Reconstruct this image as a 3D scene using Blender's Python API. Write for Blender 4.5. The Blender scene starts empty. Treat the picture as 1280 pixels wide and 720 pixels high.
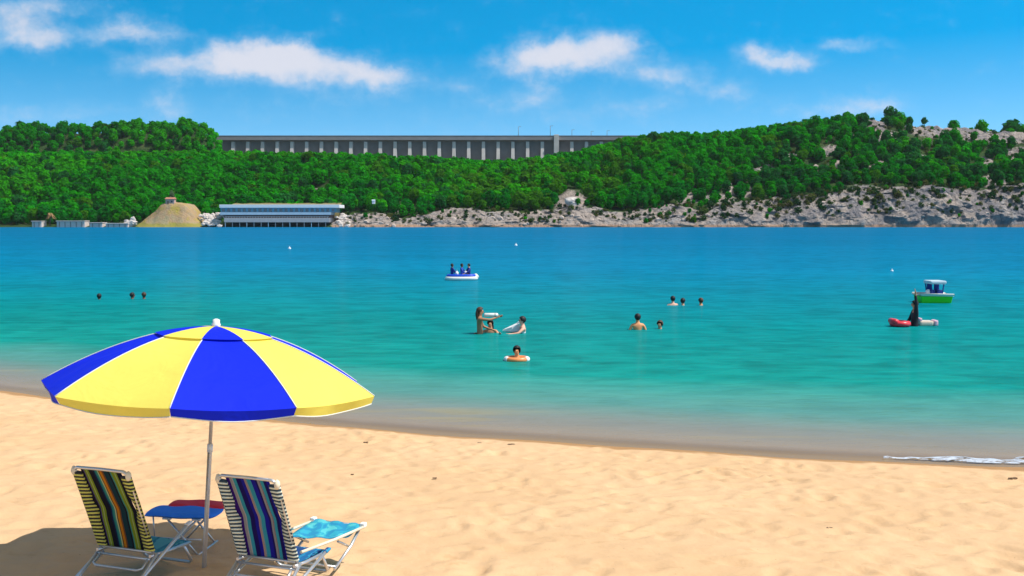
import bpy, bmesh, math, random
import numpy as np
from mathutils import Vector, Matrix
R = math.radians
scene = bpy.context.scene
C = scene.collection
rng = np.random.default_rng(7)
random.seed(7)

# ------------------------------------------------------------------ camera
F = 1300.0
CAMZ = 2.55
WZ = -0.6
PITCH = math.atan(83 / F)
cp, sp = math.cos(PITCH), math.sin(PITCH)
cam = bpy.data.cameras.new('camera')
cam.sensor_width = 36.0
cam.lens = 36.0 * F / 1280.0
cam.clip_start = 0.1
cam.clip_end = 20000
camo = bpy.data.objects.new('camera', cam)
C.objects.link(camo)
camo.location = (0, 0, CAMZ)
camo.rotation_euler = (R(90) - PITCH, 0, 0)
scene.camera = camo

def ray(px, py):
    xc = (px - 640) / F
    yc = (360 - py) / F
    return (xc, cp + yc * sp, -sp + yc * cp)
def at_y(px, py, Y):
    d = ray(px, py)
    t = Y / d[1]
    return Vector((d[0] * t, Y, CAMZ + d[2] * t))
def on_z(px, py, z):
    d = ray(px, py)
    t = (z - CAMZ) / d[2]
    return Vector((d[0] * t, d[1] * t, z))
def z_of(py, Y):
    yc = (360 - np.asarray(py, float)) / F
    return CAMZ + Y * (-sp + yc * cp) / (cp + yc * sp)

# ------------------------------------------------------------------ noise
_perm = rng.permutation(4096)
_vals = rng.random(4096)
def _h(ix, iy, iz):
    return _vals[(_perm[(_perm[(_perm[ix & 4095] + iy) & 4095] + iz) & 4095])]
def vnoise(x, y, z=0.0):
    x, y, z = np.broadcast_arrays(np.asarray(x, float), np.asarray(y, float), np.asarray(z, float))
    ix = np.floor(x).astype(int); iy = np.floor(y).astype(int); iz = np.floor(z).astype(int)
    fx, fy, fz = x - ix, y - iy, z - iz
    fx, fy, fz = [f * f * f * (f * (f * 6 - 15) + 10) for f in (fx, fy, fz)]
    r = 0
    for a in (0, 1):
        for b in (0, 1):
            for c in (0, 1):
                w = (fx if a else 1 - fx) * (fy if b else 1 - fy) * (fz if c else 1 - fz)
                r = r + w * _h(ix + a, iy + b, iz + c)
    return r * 2 - 1
def fbm(x, y, z=0.0, octs=4, gain=0.5):
    a, s, r = 1.0, 1.0, 0
    for i in range(octs):
        r = r + a * vnoise(np.asarray(x) * s + i * 17.3, np.asarray(y) * s + i * 5.1, np.asarray(z) * s)
        a *= gain; s *= 2.03
    return r
def sstep(a, b, x):
    t = np.clip((np.asarray(x, float) - a) / (b - a), 0, 1)
    return t * t * (3 - 2 * t)

# ------------------------------------------------------------------ object helpers
def tag(o, label=None, cat=None, group=None, kind=None):
    if label: o['label'] = label
    if cat: o['category'] = cat
    if group: o['group'] = group
    if kind: o['kind'] = kind
    return o
def thing(name, label, cat, loc=(0, 0, 0), rz=0.0, group=None):
    o = bpy.data.objects.new(name, None)
    o.empty_display_size = 0.2
    C.objects.link(o)
    o.location = loc
    o.rotation_euler = (0, 0, rz)
    return tag(o, label, cat, group)

class MB:
    """collects faces for one mesh"""
    def __init__(s):
        s.v = []; s.f = []; s.sm = []; s.mi = []
    def add(s, vs, fs, smooth=False, mi=0):
        n = len(s.v)
        s.v += [tuple(p) for p in vs]
        s.f += [tuple(i + n for i in f) for f in fs]
        s.sm += [smooth] * len(fs)
        s.mi += [mi] * len(fs)
        return s
    def box(s, c, size, rot=None, mi=0, bev=0.0):
        hx, hy, hz = size[0] / 2, size[1] / 2, size[2] / 2
        if bev > 0:
            bm = bmesh.new()
            bmesh.ops.create_cube(bm, size=1.0)
            for v in bm.verts:
                v.co = Vector((v.co.x * size[0], v.co.y * size[1], v.co.z * size[2]))
            bmesh.ops.bevel(bm, geom=list(bm.edges), offset=bev, segments=2, affect='EDGES', profile=0.6)
            M = (rot or Matrix.Identity(3))
            vs = [M @ v.co + Vector(c) for v in bm.verts]
            bm.verts.ensure_lookup_table()
            fs = [[v.index for v in f.verts] for f in bm.faces]
            bm.verts.index_update()
            fs = [[v.index for v in f.verts] for f in bm.faces]
            bm.free()
            return s.add(vs, fs, False, mi)
        vs = [Vector((x, y, z)) for x in (-hx, hx) for y in (-hy, hy) for z in (-hz, hz)]
        if rot: vs = [rot @ v for v in vs]
        vs = [v + Vector(c) for v in vs]
        fs = [(0, 1, 3, 2), (4, 6, 7, 5), (0, 4, 5, 1), (2, 3, 7, 6), (0, 2, 6, 4), (1, 5, 7, 3)]
        return s.add(vs, fs, False, mi)
    def tube(s, pts, r, n=10, closed=False, cap=True, mi=0):
        pts = [Vector(p) for p in pts]
        rs = r if isinstance(r, (list, tuple)) else [r] * len(pts)
        m = len(pts)
        vs = []; fs = []
        prev = None
        for i, p in enumerate(pts):
            a = pts[(i - 1) % m] if (closed or i > 0) else p
            b = pts[(i + 1) % m] if (closed or i < m - 1) else p
            t = (b - a)
            if t.length < 1e-9: t = Vector((0, 0, 1))
            t.normalize()
            if prev is None:
                up = Vector((0, 0, 1)) if abs(t.z) < 0.9 else Vector((1, 0, 0))
                u = t.cross(up).normalized()
            else:
                u = (prev - t * prev.dot(t))
                u = u.normalized() if u.length > 1e-6 else t.orthogonal().normalized()
            prev = u
            w = t.cross(u)
            for k in range(n):
                an = 2 * math.pi * k / n
                vs.append(p + (u * math.cos(an) + w * math.sin(an)) * rs[i])
        seg = m if closed else m - 1
        for i in range(seg):
            j = (i + 1) % m
            for k in range(n):
                l = (k + 1) % n
                fs.append((i * n + k, i * n + l, j * n + l, j * n + k))
        s.add(vs, fs, True, mi)
        if cap and not closed:
            k0 = len(s.v) - len(vs)
            s.f.append(tuple(k0 + k for k in range(n))[::-1]); s.sm.append(False); s.mi.append(mi)
            s.f.append(tuple(k0 + (m - 1) * n + k for k in range(n))); s.sm.append(False); s.mi.append(mi)
        return s
    def ball(s, c, r, sub=2, mi=0, noise=0.0, seed=0.0):
        bm = bmesh.new()
        bmesh.ops.create_icosphere(bm, subdivisions=sub, radius=1.0)
        rr = r if isinstance(r, (list, tuple)) else (r, r, r)
        vs = []
        for v in bm.verts:
            k = 1.0
            if noise:
                k += noise * float(fbm(v.co.x * 1.3 + seed, v.co.y * 1.3 + seed * 2, v.co.z * 1.3, 3))
            vs.append(Vector((v.co.x * rr[0] * k, v.co.y * rr[1] * k, v.co.z * rr[2] * k)) + Vector(c))
        bm.verts.index_update()
        fs = [[v.index for v in f.verts] for f in bm.faces]
        bm.free()
        return s.add(vs, fs, noise < 0.15, mi)
    def mesh(s, name, mats):
        me = bpy.data.meshes.new(name)
        me.from_pydata(s.v, [], s.f)
        me.polygons.foreach_set('use_smooth', s.sm)
        if not isinstance(mats, (list, tuple)): mats = [mats]
        for m in mats: me.materials.append(m)
        if len(mats) > 1: me.polygons.foreach_set('material_index', s.mi)
        me.update()
        return me
    def build(s, name, mats, parent=None, loc=None):
        o = bpy.data.objects.new(name, s.mesh(name, mats))
        C.objects.link(o)
        if parent: o.parent = parent
        if loc is not None: o.location = loc
        return o

def grid_mesh(name, X, Y, Z, mat, parent=None, smooth=True):
    ny, nx = X.shape
    v = np.stack([X, Y, Z], -1).reshape(-1, 3).astype(np.float32)
    i = np.arange((ny - 1) * (nx - 1))
    r, c = i // (nx - 1), i % (nx - 1)
    a = r * nx + c
    q = np.stack([a, a + 1, a + nx + 1, a + nx], -1)
    return quads_obj(name, v, q, mat, parent, smooth)
def quads_obj(name, v, q, mat, parent=None, smooth=False, link=True):
    me = bpy.data.meshes.new(name)
    me.vertices.add(len(v)); me.vertices.foreach_set('co', np.ascontiguousarray(v, np.float32).ravel())
    me.loops.add(q.size); me.loops.foreach_set('vertex_index', np.ascontiguousarray(q, np.int32).ravel())
    k = q.shape[1]
    me.polygons.add(len(q))
    me.polygons.foreach_set('loop_start', np.arange(0, q.size, k, dtype=np.int32))
    me.polygons.foreach_set('loop_total', np.full(len(q), k, np.int32))
    me.polygons.foreach_set('use_smooth', np.full(len(q), smooth))
    if mat: me.materials.append(mat)
    me.update(calc_edges=True)
    me.validate()
    if not link: return me
    o = bpy.data.objects.new(name, me)
    C.objects.link(o)
    if parent: o.parent = parent
    return o

# ------------------------------------------------------------------ materials
class NT:
    def __init__(s, nt): s.nt = nt
    def n(s, typ, **kw):
        nd = s.nt.nodes.new(typ)
        ins = kw.pop('ins', {})
        for k, v in kw.items(): setattr(nd, k, v)
        for k, v in ins.items(): s.set(nd, k, v)
        return nd
    def set(s, nd, k, v):
        i = nd.inputs[k]
        if isinstance(v, bpy.types.NodeSocket): s.nt.links.new(v, i)
        elif isinstance(v, bpy.types.Node): s.nt.links.new(v.outputs[0], i)
        else:
            if hasattr(i.default_value, '__len__') and not hasattr(v, '__len__'): v = [v] * len(i.default_value)
            if hasattr(v, '__len__') and len(v) == 3 and len(i.default_value) == 4: v = (*v, 1)
            i.default_value = v
    def m(s, op, a, b=0.0, c=0.0, clamp=False):
        return s.n('ShaderNodeMath', operation=op, use_clamp=clamp, ins={0: a, 1: b, 2: c}).outputs[0]
    def ramp(s, fac, stops, interp='LINEAR'):
        nd = s.n('ShaderNodeValToRGB', ins={0: fac})
        cr = nd.color_ramp; cr.interpolation = interp
        while len(cr.elements) < len(stops): cr.elements.new(0.5)
        for e, (p, c) in zip(cr.elements, stops):
            e.position = p
            if not hasattr(c, '__len__'): c = (c, c, c)
            e.color = (*c, 1) if len(c) == 3 else c
        return nd.outputs[0]
    def mix(s, f, a, b, mode='MIX'):
        nd = s.n('ShaderNodeMix', data_type='RGBA', blend_type=mode)
        s.set(nd, 0, f); s.set(nd, 6, a); s.set(nd, 7, b)
        return nd.outputs[2]
    def noise(s, vec, scale, detail=3, rough=0.5, dist=0.0):
        nd = s.n('ShaderNodeTexNoise', ins={'Scale': scale, 'Detail': detail, 'Roughness': rough, 'Distortion': dist})
        if vec is not None: s.set(nd, 'Vector', vec)
        return nd.outputs[0]
    def sstep(s, v, a, b):
        return s.n('ShaderNodeMapRange', interpolation_type='SMOOTHSTEP', ins={0: v, 1: a, 2: b, 3: 0.0, 4: 1.0}).outputs[0]

def new_mat(name):
    m = bpy.data.materials.new(name)
    m.use_nodes = True
    nt = m.node_tree
    nt.nodes.clear()
    t = NT(nt)
    out = t.n('ShaderNodeOutputMaterial')
    return m, t, out
def pbr(name, col, rough=0.6, metal=0.0, spec=0.4, noise=None, noise_amt=0.12, bump=0.0, bump_scale=60.0, trans=0.0):
    m, t, out = new_mat(name)
    co = t.n('ShaderNodeTexCoord').outputs['Object']
    b = t.n('ShaderNodeBsdfPrincipled', ins={'Roughness': rough, 'Metallic': metal, 'Specular IOR Level': spec})
    nz = t.noise(co, noise or 8.0, 4)
    f = t.m('MULTIPLY_ADD', nz, 2 * noise_amt, 1 - noise_amt)
    hs = t.n('ShaderNodeHueSaturation', ins={'Value': f, 'Color': (*col, 1)})
    t.set(b, 'Base Color', hs)
    if bump:
        bp = t.n('ShaderNodeBump', ins={'Strength': bump, 'Distance': 0.01, 'Height': t.noise(co, bump_scale, 4)})
        t.set(b, 'Normal', bp)
    sh = b.outputs[0]
    if trans:
        tr = t.n('ShaderNodeBsdfTranslucent'); t.set(tr, 'Color', hs)
        sh = t.n('ShaderNodeMixShader', ins={0: trans, 1: sh, 2: tr}).outputs[0]
    t.set(out, 'Surface', sh)
    return m

# shared distance-from-shore as nodes (metres beyond the waterline, world x / y)
def shore_nodes(t, pos):
    s = t.n('ShaderNodeSeparateXYZ', ins={0: pos})
    x = t.n('ShaderNodeClamp', ins={0: s.outputs[0], 1: -12.0, 2: 10.0}).outputs[0]
    x2 = t.m('MULTIPLY', x, x)
    ys = t.m('ADD', t.m('MULTIPLY_ADD', x, -0.34, 15.1), t.m('MULTIPLY', x2, 0.0118))
    return s, t.m('SUBTRACT', s.outputs[1], ys)
def shore_y(X):
    x = np.clip(X, -12, 10)
    return 15.1 - 0.34 * x + 0.0118 * x * x + 0.05 * np.sin(X * 1.1) + 0.035 * np.sin(X * 2.7 + 1)

def sand_material():
    m, t, out = new_mat('sand')
    pos = t.n('ShaderNodeNewGeometry').outputs['Position']
    s, D = shore_nodes(t, pos)
    n1 = t.noise(pos, 0.5, 4); n2 = t.noise(pos, 9.0, 6, 0.65); n3 = t.noise(pos, 140.0, 3, 0.7)
    base = t.mix(t.sstep(n1, 0.35, 0.65), (0.590, 0.385, 0.212), (0.62, 0.412, 0.235))
    base = t.mix(t.m('MULTIPLY', t.sstep(n2, 0.52, 0.74), 0.16), base, (0.46, 0.27, 0.12))
    base = t.mix(t.m('MULTIPLY', t.sstep(n3, 0.55, 0.8), 0.35), base, (0.74, 0.55, 0.35))
    dash = t.sstep(t.noise(t.n('ShaderNodeMapping', ins={'Vector': pos, 'Scale': (0.7, 1.0, 1.0)}), 5.5, 3, .55), .60, .70)
    base = t.mix(t.m('MULTIPLY', dash, 0.30), base, (0.42, 0.25, 0.12))
    spk = t.n('ShaderNodeTexVoronoi', feature='F1', ins={'Vector': pos, 'Scale': 26.0})
    spf = t.m('MULTIPLY', t.m('LESS_THAN', spk.outputs['Distance'], 0.13), t.m('GREATER_THAN', t.n('ShaderNodeSeparateColor', ins={0: spk.outputs['Color']}).outputs[0], 0.9))
    base = t.mix(t.m('MULTIPLY', spf, 0.6), base, (0.2, 0.12, 0.07))
    # damp sand: a band the waves reach
    Dn = t.m('ADD', D, t.m('MULTIPLY_ADD', t.noise(pos, 1.6, 4), 0.5, -0.25))
    wet = t.sstep(Dn, -0.62, -0.42)
    base = t.mix(wet, base, (0.37, 0.205, 0.085))
    deep = t.sstep(D, 0.8, 5.0)
    base = t.mix(deep, base, (0.30, 0.27, 0.18))
    b = t.n('ShaderNodeBsdfPrincipled', ins={'Base Color': base})
    t.set(b, 'Roughness', t.m('MULTIPLY_ADD', wet, -0.15, 0.9))
    t.set(b, 'Specular IOR Level', 0.25)
    h = t.m('ADD', t.m('MULTIPLY', n2, 0.7), t.m('MULTIPLY', n3, 0.12))
    bp = t.n('ShaderNodeBump', ins={'Strength': 0.55, 'Distance': 0.035, 'Height': h})
    t.set(b, 'Normal', bp)
    t.set(out, 'Surface', b)
    return m

def water_material():
    m, t, out = new_mat('lake_water')
    pos = t.n('ShaderNodeNewGeometry').outputs['Position']
    s, D = shore_nodes(t, pos)
    sc = t.n('ShaderNodeMapping', ins={'Vector': pos, 'Scale': (0.35, 1.0, 1.0)})
    patch = t.noise(sc, 0.09, 4, 0.55)
    wob = t.m('MULTIPLY', t.m('SUBTRACT', t.noise(sc, 0.7, 3), 0.5), t.m('MINIMUM', t.m('MULTIPLY', t.m('MAXIMUM', D, 0.0), 0.22), 3.0))
    Dw = t.m('MAXIMUM', t.m('ADD', D, wob), 0.0)
    f = t.m('DIVIDE', Dw, t.m('ADD', Dw, 20.0))
    col = t.ramp(f, [(0.0, (0.44, 0.34, 0.25)), (0.075, (0.27, 0.29, 0.245)), (0.14, (0.10, 0.275, 0.23)), (0.25, (0.007, 0.225, 0.185)),
                     (0.47, (0.002, 0.195, 0.20)), (0.62, (0.0014, 0.18, 0.25)), (0.74, (0.001, 0.165, 0.30)), (0.93, (0.0008, 0.125, 0.27))])
    # light and dark of breeze ripples, painted into the water's colour
    rip = t.noise(t.n('ShaderNodeMapping', ins={'Vector': pos, 'Scale': (0.55, 1.6, 1.0)}), 1.5, 4, 0.6)
    strk = t.sstep(t.noise(t.n('ShaderNodeMapping', ins={'Vector': pos, 'Scale': (0.8, 1.1, 1.0)}), 1.0, 3, 0.55, .4), .33, .60)
    val = t.m('ADD', t.m('MULTIPLY_ADD', rip, 0.8, t.m('MULTIPLY_ADD', strk, .25, .33)), t.m('MULTIPLY_ADD', patch, 0.5, -0.12))
    near = t.sstep(D, 1.0, 9.0)
    val = t.m('ADD', 1.02, t.m('MULTIPLY', t.m('SUBTRACT', val, 1.0), t.m('MULTIPLY_ADD', near, .8, .2)))
    yel = t.sstep(t.noise(t.n('ShaderNodeMapping', ins={'Vector': pos, 'Scale': (0.25, 1.2, 1.0)}), 0.9, 3), .56, .68)  # sunlit bed painted as yellow streaks in the shallow water's colour
    col = t.mix(t.m('MULTIPLY', yel, t.m('MULTIPLY', t.sstep(D, 0.2, 0.8), t.m('MULTIPLY_ADD', t.sstep(D, 1.2, 2.6), -.5, .5))), col, (0.48, 0.38, 0.14))
    body = t.n('ShaderNodeHueSaturation', ins={'Value': val, 'Color': col})
    h1 = t.noise(t.n('ShaderNodeMapping', ins={'Vector': pos, 'Scale': (0.5, 1.3, 1.0)}), 1.1, 5, 0.6, 0.3)
    h2 = t.noise(t.n('ShaderNodeMapping', ins={'Vector': pos, 'Scale': (0.7, 1.5, 1.0)}), 5.0, 3, 0.6)
    amp = t.m('MULTIPLY', t.m('MINIMUM', t.m('MULTIPLY_ADD', t.m('MAXIMUM', D, 0.0), 0.09, 0.15), 1.0), 1.0)
    h = t.m('MULTIPLY', t.m('ADD', t.m('MULTIPLY', h1, 1.0), t.m('MULTIPLY', h2, 0.16)), amp)
    bp = t.n('ShaderNodeBump', ins={'Strength': 0.8, 'Distance': 0.16, 'Height': h})
    dif = t.n('ShaderNodeBsdfDiffuse', ins={'Color': body, 'Normal': bp})
    tra = t.n('ShaderNodeBsdfTransparent', ins={'Color': (0.85, 0.93, 0.95, 1)})
    opac = t.ramp(t.m('DIVIDE', Dw, 5.0, clamp=True), [(0.0, 0.08), (0.09, 0.50), (0.5, 0.78), (1.0, 1.0)])
    bm_ = t.n('ShaderNodeMixShader', ins={0: opac, 1: tra, 2: dif})
    gl = t.n('ShaderNodeBsdfGlossy', ins={'Color': (0.55, 0.85, 1.0, 1), 'Roughness': 0.10, 'Normal': bp})
    fr = t.n('ShaderNodeFresnel', ins={'IOR': 1.33, 'Normal': bp})
    mx = t.n('ShaderNodeMixShader', ins={0: t.m('MULTIPLY', t.m('MINIMUM', fr, 0.5), 0.36), 1: bm_, 2: gl})
    t.set(out, 'Surface', mx)
    return m

def terrain_material():
    m, t, out = new_mat('hill_ground')
    g = t.n('ShaderNodeNewGeometry')
    pos = g.outputs['Position']
    rock_f = t.n('ShaderNodeAttribute', attribute_name='rock').outputs['Fac']
    n1 = t.noise(pos, 0.09, 5, 0.6); n2 = t.noise(pos, 0.5, 5, 0.65); n3 = t.noise(pos, 2.2, 4, 0.7)
    warp = t.n('ShaderNodeTexNoise', ins={'Vector': pos, 'Scale': .25, 'Detail': 4.0})
    wv = t.n('ShaderNodeVectorMath', operation='MULTIPLY_ADD', ins={0: warp.outputs['Color'], 1: (9, 9, 6), 2: pos})
    vo = t.n('ShaderNodeTexVoronoi', feature='DISTANCE_TO_EDGE', ins={'Vector': t.n('ShaderNodeMapping', ins={'Vector': wv, 'Scale': (1.0, 1.0, 0.45)}), 'Scale': 0.17})
    crack = t.sstep(vo.outputs['Distance'], 0.02, 0.11)
    rock = t.ramp(n1, [(0.3, (0.31, 0.27, 0.245)), (0.48, (0.42, 0.35, 0.305)), (0.6, (0.33, 0.31, 0.305)), (0.75, (0.47, 0.41, 0.37))])
    rock = t.mix(t.m('MULTIPLY', t.sstep(n2, 0.46, 0.70), .8), rock, (0.21, 0.20, 0.215))
    rock = t.mix(t.m('MULTIPLY', t.sstep(n3, 0.5, 0.75), 0.6), rock, (0.50, 0.40, 0.34))
    rock = t.mix(t.m('MULTIPLY', t.m('SUBTRACT', 1.0, crack), t.m('MULTIPLY', t.sstep(n1, .4, .6), 0.55)), rock, (0.10, 0.09, 0.085))
    sxyz = t.n('ShaderNodeSeparateXYZ', ins={0: pos})
    gx = t.sstep(t.m('ADD', sxyz.outputs[0], t.m('MULTIPLY_ADD', n1, 120, -60)), 60, 190)
    big = t.sstep(t.noise(t.n('ShaderNodeMapping', ins={'Vector': pos, 'Scale': (.7, .7, 1.2)}), 0.14, 4, .65), .44, .58)
    rock = t.mix(t.m('MULTIPLY', t.m('MULTIPLY', gx, big), .8), rock, (0.19, 0.18, 0.195))
    sz = sxyz.outputs[2]
    band = t.m('SUBTRACT', 1.0, t.sstep(t.m('ADD', sz, t.m('MULTIPLY', n2, 1.2)), 0.8, 1.9))
    rock = t.mix(t.m('MULTIPLY', band, 0.75), rock, (0.44, 0.26, 0.15))
    veg = t.mix(t.sstep(n2, 0.35, 0.65), (0.018, 0.06, 0.012), (0.05, 0.10, 0.02))
    veg = t.mix(t.m('MULTIPLY', t.sstep(n1, 0.5, 0.7), 0.4), veg, (0.13, 0.13, 0.05))
    rf = t.sstep(t.m('ADD', rock_f, t.m('MULTIPLY_ADD', n2, 0.8, -0.4)), 0.4, 0.6)
    col = t.mix(rf, veg, rock)
    b = t.n('ShaderNodeBsdfPrincipled', ins={'Base Color': col, 'Roughness': 0.9, 'Specular IOR Level': 0.2})
    bp = t.n('ShaderNodeBump', ins={'Strength': 0.9, 'Distance': 1.2, 'Height': t.m('ADD', t.m('MULTIPLY', crack, 0.5), n3)})
    t.set(b, 'Normal', bp)
    t.set(out, 'Surface', b)
    return m

def leaf_material():
    m, t, out = new_mat('leaves')
    a = t.n('ShaderNodeAttribute', attribute_name='leafcol').outputs['Color']
    d = t.n('ShaderNodeBsdfDiffuse', ins={'Color': a})
    tr = t.n('ShaderNodeBsdfTranslucent', ins={'Color': a})
    g = t.n('ShaderNodeMixShader', ins={0: 0.48, 1: d, 2: tr})
    t.set(out, 'Surface', g)
    return m

# ------------------------------------------------------------------ world
SUN_EL, SUN_AZ = 58.0, 104.0      # azimuth from +Y towards +X
def make_world():
    w = bpy.data.worlds.new('World'); scene.world = w
    w.use_nodes = True
    nt = w.node_tree; nt.nodes.clear()
    t = NT(nt)
    out = t.n('ShaderNodeOutputWorld')
    co = t.n('ShaderNodeTexCoord').outputs['Generated']
    s = t.n('ShaderNodeSeparateXYZ', ins={0: co})
    # steeper climb towards the zenith blue
    zz = t.m('MULTIPLY_ADD', t.m('MAXIMUM', s.outputs[2], 0.0), 2.2, 0.16)
    vec = t.n('ShaderNodeVectorMath', operation='NORMALIZE', ins={0: t.n('ShaderNodeCombineXYZ', ins={0: s.outputs[0], 1: s.outputs[1], 2: zz})})
    sky = t.n('ShaderNodeTexSky', sky_type='NISHITA', sun_disc=False, sun_elevation=R(SUN_EL), sun_rotation=R(SUN_AZ),
              altitude=200, air_density=1.0, dust_density=0.6, ozone_density=2.0, ins={0: vec})
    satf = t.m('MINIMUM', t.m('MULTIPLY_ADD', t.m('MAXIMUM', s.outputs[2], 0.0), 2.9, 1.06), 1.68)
    high = t.sstep(s.outputs[2], 0.22, 0.55)  # sky above the view greyed and dimmed to warm the shadows on the sand
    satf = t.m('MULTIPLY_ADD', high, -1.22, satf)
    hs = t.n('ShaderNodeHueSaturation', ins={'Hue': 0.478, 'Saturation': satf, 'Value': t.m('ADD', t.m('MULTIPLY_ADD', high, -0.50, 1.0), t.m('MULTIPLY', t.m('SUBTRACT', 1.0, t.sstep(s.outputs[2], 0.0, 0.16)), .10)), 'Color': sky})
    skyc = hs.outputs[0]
    # clouds: soft puffs in fixed directions (tangent coordinates about +Y)
    yy = t.m('MAXIMUM', s.outputs[1], 0.05)
    u = t.m('DIVIDE', s.outputs[0], yy); v = t.m('DIVIDE', s.outputs[2], yy)
    uv = t.n('ShaderNodeCombineXYZ', ins={0: u, 1: v, 2: 0.0})
    wr = t.n('ShaderNodeTexNoise', ins={'Vector': uv, 'Scale': 38.0, 'Detail': 6.0, 'Roughness': 0.62})
    off = t.n('ShaderNodeVectorMath', operation='MULTIPLY_ADD', ins={0: wr.outputs['Color'], 1: (0.030, 0.024, 0.0), 2: (-0.015, -0.012, 0.0)})
    uvw = t.n('ShaderNodeVectorMath', operation='ADD', ins={0: uv, 1: off})
    us = t.n('ShaderNodeSeparateXYZ', ins={0: uvw})
    blobs = [  # px, py, half width, half height (photo pixels), density
        (340, 66, 26, 17, .95), (372, 64, 24, 15, .9), (300, 72, 30, 16, .7), (345, 84, 75, 16, .75), (400, 82, 30, 16, .6), (270, 62, 18, 12, .55),
        (455, 88, 26, 15, .62), (482, 100, 30, 14, .62), (430, 104, 80, 15, .5), (200, 84, 70, 14, .45), (165, 36, 34, 15, .62), (120, 42, 26, 12, .5), (205, 44, 34, 12, .45), (230, 78, 60, 14, .4),
        (20, 34, 40, 16, .7), (60, 50, 40, 12, .6), (-10, 50, 50, 16, .5), (60, 6, 60, 14, .62), (10, 8, 30, 12, .4),
        (205, 126, 24, 12, .40), (205, 138, 50, 10, .25), (20, 142, 70, 12, .38), (110, 144, 40, 9, .3), (85, 128, 20, 8, .2),
        (722, 54, 32, 16, .85), (768, 56, 26, 15, .75), (690, 68, 34, 16, .7), (730, 76, 75, 16, .7), (655, 76, 34, 14, .5), (660, 92, 50, 10, .3), (838, 92, 36, 13, .62), (815, 100, 30, 9, .3),
        (668, 116, 24, 13, .5), (640, 126, 50, 10, .35), (572, 108, 26, 9, .38), (915, 106, 30, 11, .34), (900, 114, 40, 9, .2), (820, 128, 65, 11, .34),
        (938, 60, 16, 12, .6), (955, 70, 20, 11, .66), (990, 76, 28, 12, .72), (970, 80, 24, 8, .4), (1065, 57, 26, 9, .62), (1040, 56, 20, 6, .3), (1095, 130, 28, 11, .62), (1060, 138, 60, 10, .5),
        (700, 142, 120, 14, .2), (1000, 130, 60, 12, .2), (560, 150, 200, 14, .12), (380, 128, 120, 14, .15)]
    dens = None
    for (px, py, hw, hh, k) in blobs:
        d = ray(px, py)
        u0, v0 = d[0] / d[1], d[2] / d[1]
        du = t.m('DIVIDE', t.m('SUBTRACT', us.outputs[0], u0), hw * 1.3 / F)
        dv0 = t.m('SUBTRACT', us.outputs[1], v0)
        # flatter undersides
        dv = t.m('DIVIDE', dv0, hh * 1.2 / F)
        r2 = t.m('ADD', t.m('MULTIPLY', du, du), t.m('MULTIPLY', dv, dv))
        e = t.m('MULTIPLY', t.m('EXPONENT', t.m('MULTIPLY', r2, -1.1)), k * 1.02)
        dens = e if dens is None else t.m('ADD', dens, e)
    fr = t.n('ShaderNodeTexNoise', ins={'Vector': t.n('ShaderNodeMapping', ins={'Vector': uv, 'Scale': (1.0, 1.7, 1.0)}), 'Scale': 26.0, 'Detail': 6.0, 'Roughness': 0.58}).outputs[0]
    dn = t.m('ADD', dens, t.m('MULTIPLY_ADD', fr, 1.1, -0.55))
    fine = t.n('ShaderNodeTexNoise', ins={'Vector': uvw, 'Scale': 75.0, 'Detail': 5.0, 'Roughness': 0.6}).outputs[0]
    dn = t.m('ADD', dn, t.m('MULTIPLY_ADD', fine, 0.55, -0.275))
    al = t.sstep(dn, 0.0, 1.65)
    al = t.m('MULTIPLY', al, t.m('GREATER_THAN', s.outputs[1], 0.06))
    al = t.m('MULTIPLY', al, 0.88)
    ccol = t.mix(t.sstep(t.m('ADD', dn, t.m('MULTIPLY_ADD', fr, 1.6, -0.8)), 0.3, 1.3), (2.4, 3.2, 4.1), (3.65, 3.6, 3.9))
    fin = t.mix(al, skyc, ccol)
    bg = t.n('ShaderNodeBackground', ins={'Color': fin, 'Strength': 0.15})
    t.set(out, 'Surface', bg)
make_world()
sun = bpy.data.lights.new('sun', 'SUN'); sun.energy = 3.7; sun.angle = R(0.5); sun.color = (1.0, 0.95, 0.87)
suno = bpy.data.objects.new('sun', sun); C.objects.link(suno)
sd = Vector((math.sin(R(SUN_AZ)) * math.cos(R(SUN_EL)), math.cos(R(SUN_AZ)) * math.cos(R(SUN_EL)), math.sin(R(SUN_EL))))
suno.rotation_euler = sd.to_track_quat('Z', 'Y').to_euler()
suno.location = (30, 10, 60)
vs_ = scene.view_settings
scene.display_settings.display_device = 'sRGB'
vs_.view_transform = 'Standard'; vs_.look = 'None'; vs_.gamma = 1.0; vs_.exposure = 0.58; vs_.use_curve_mapping = False

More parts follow.
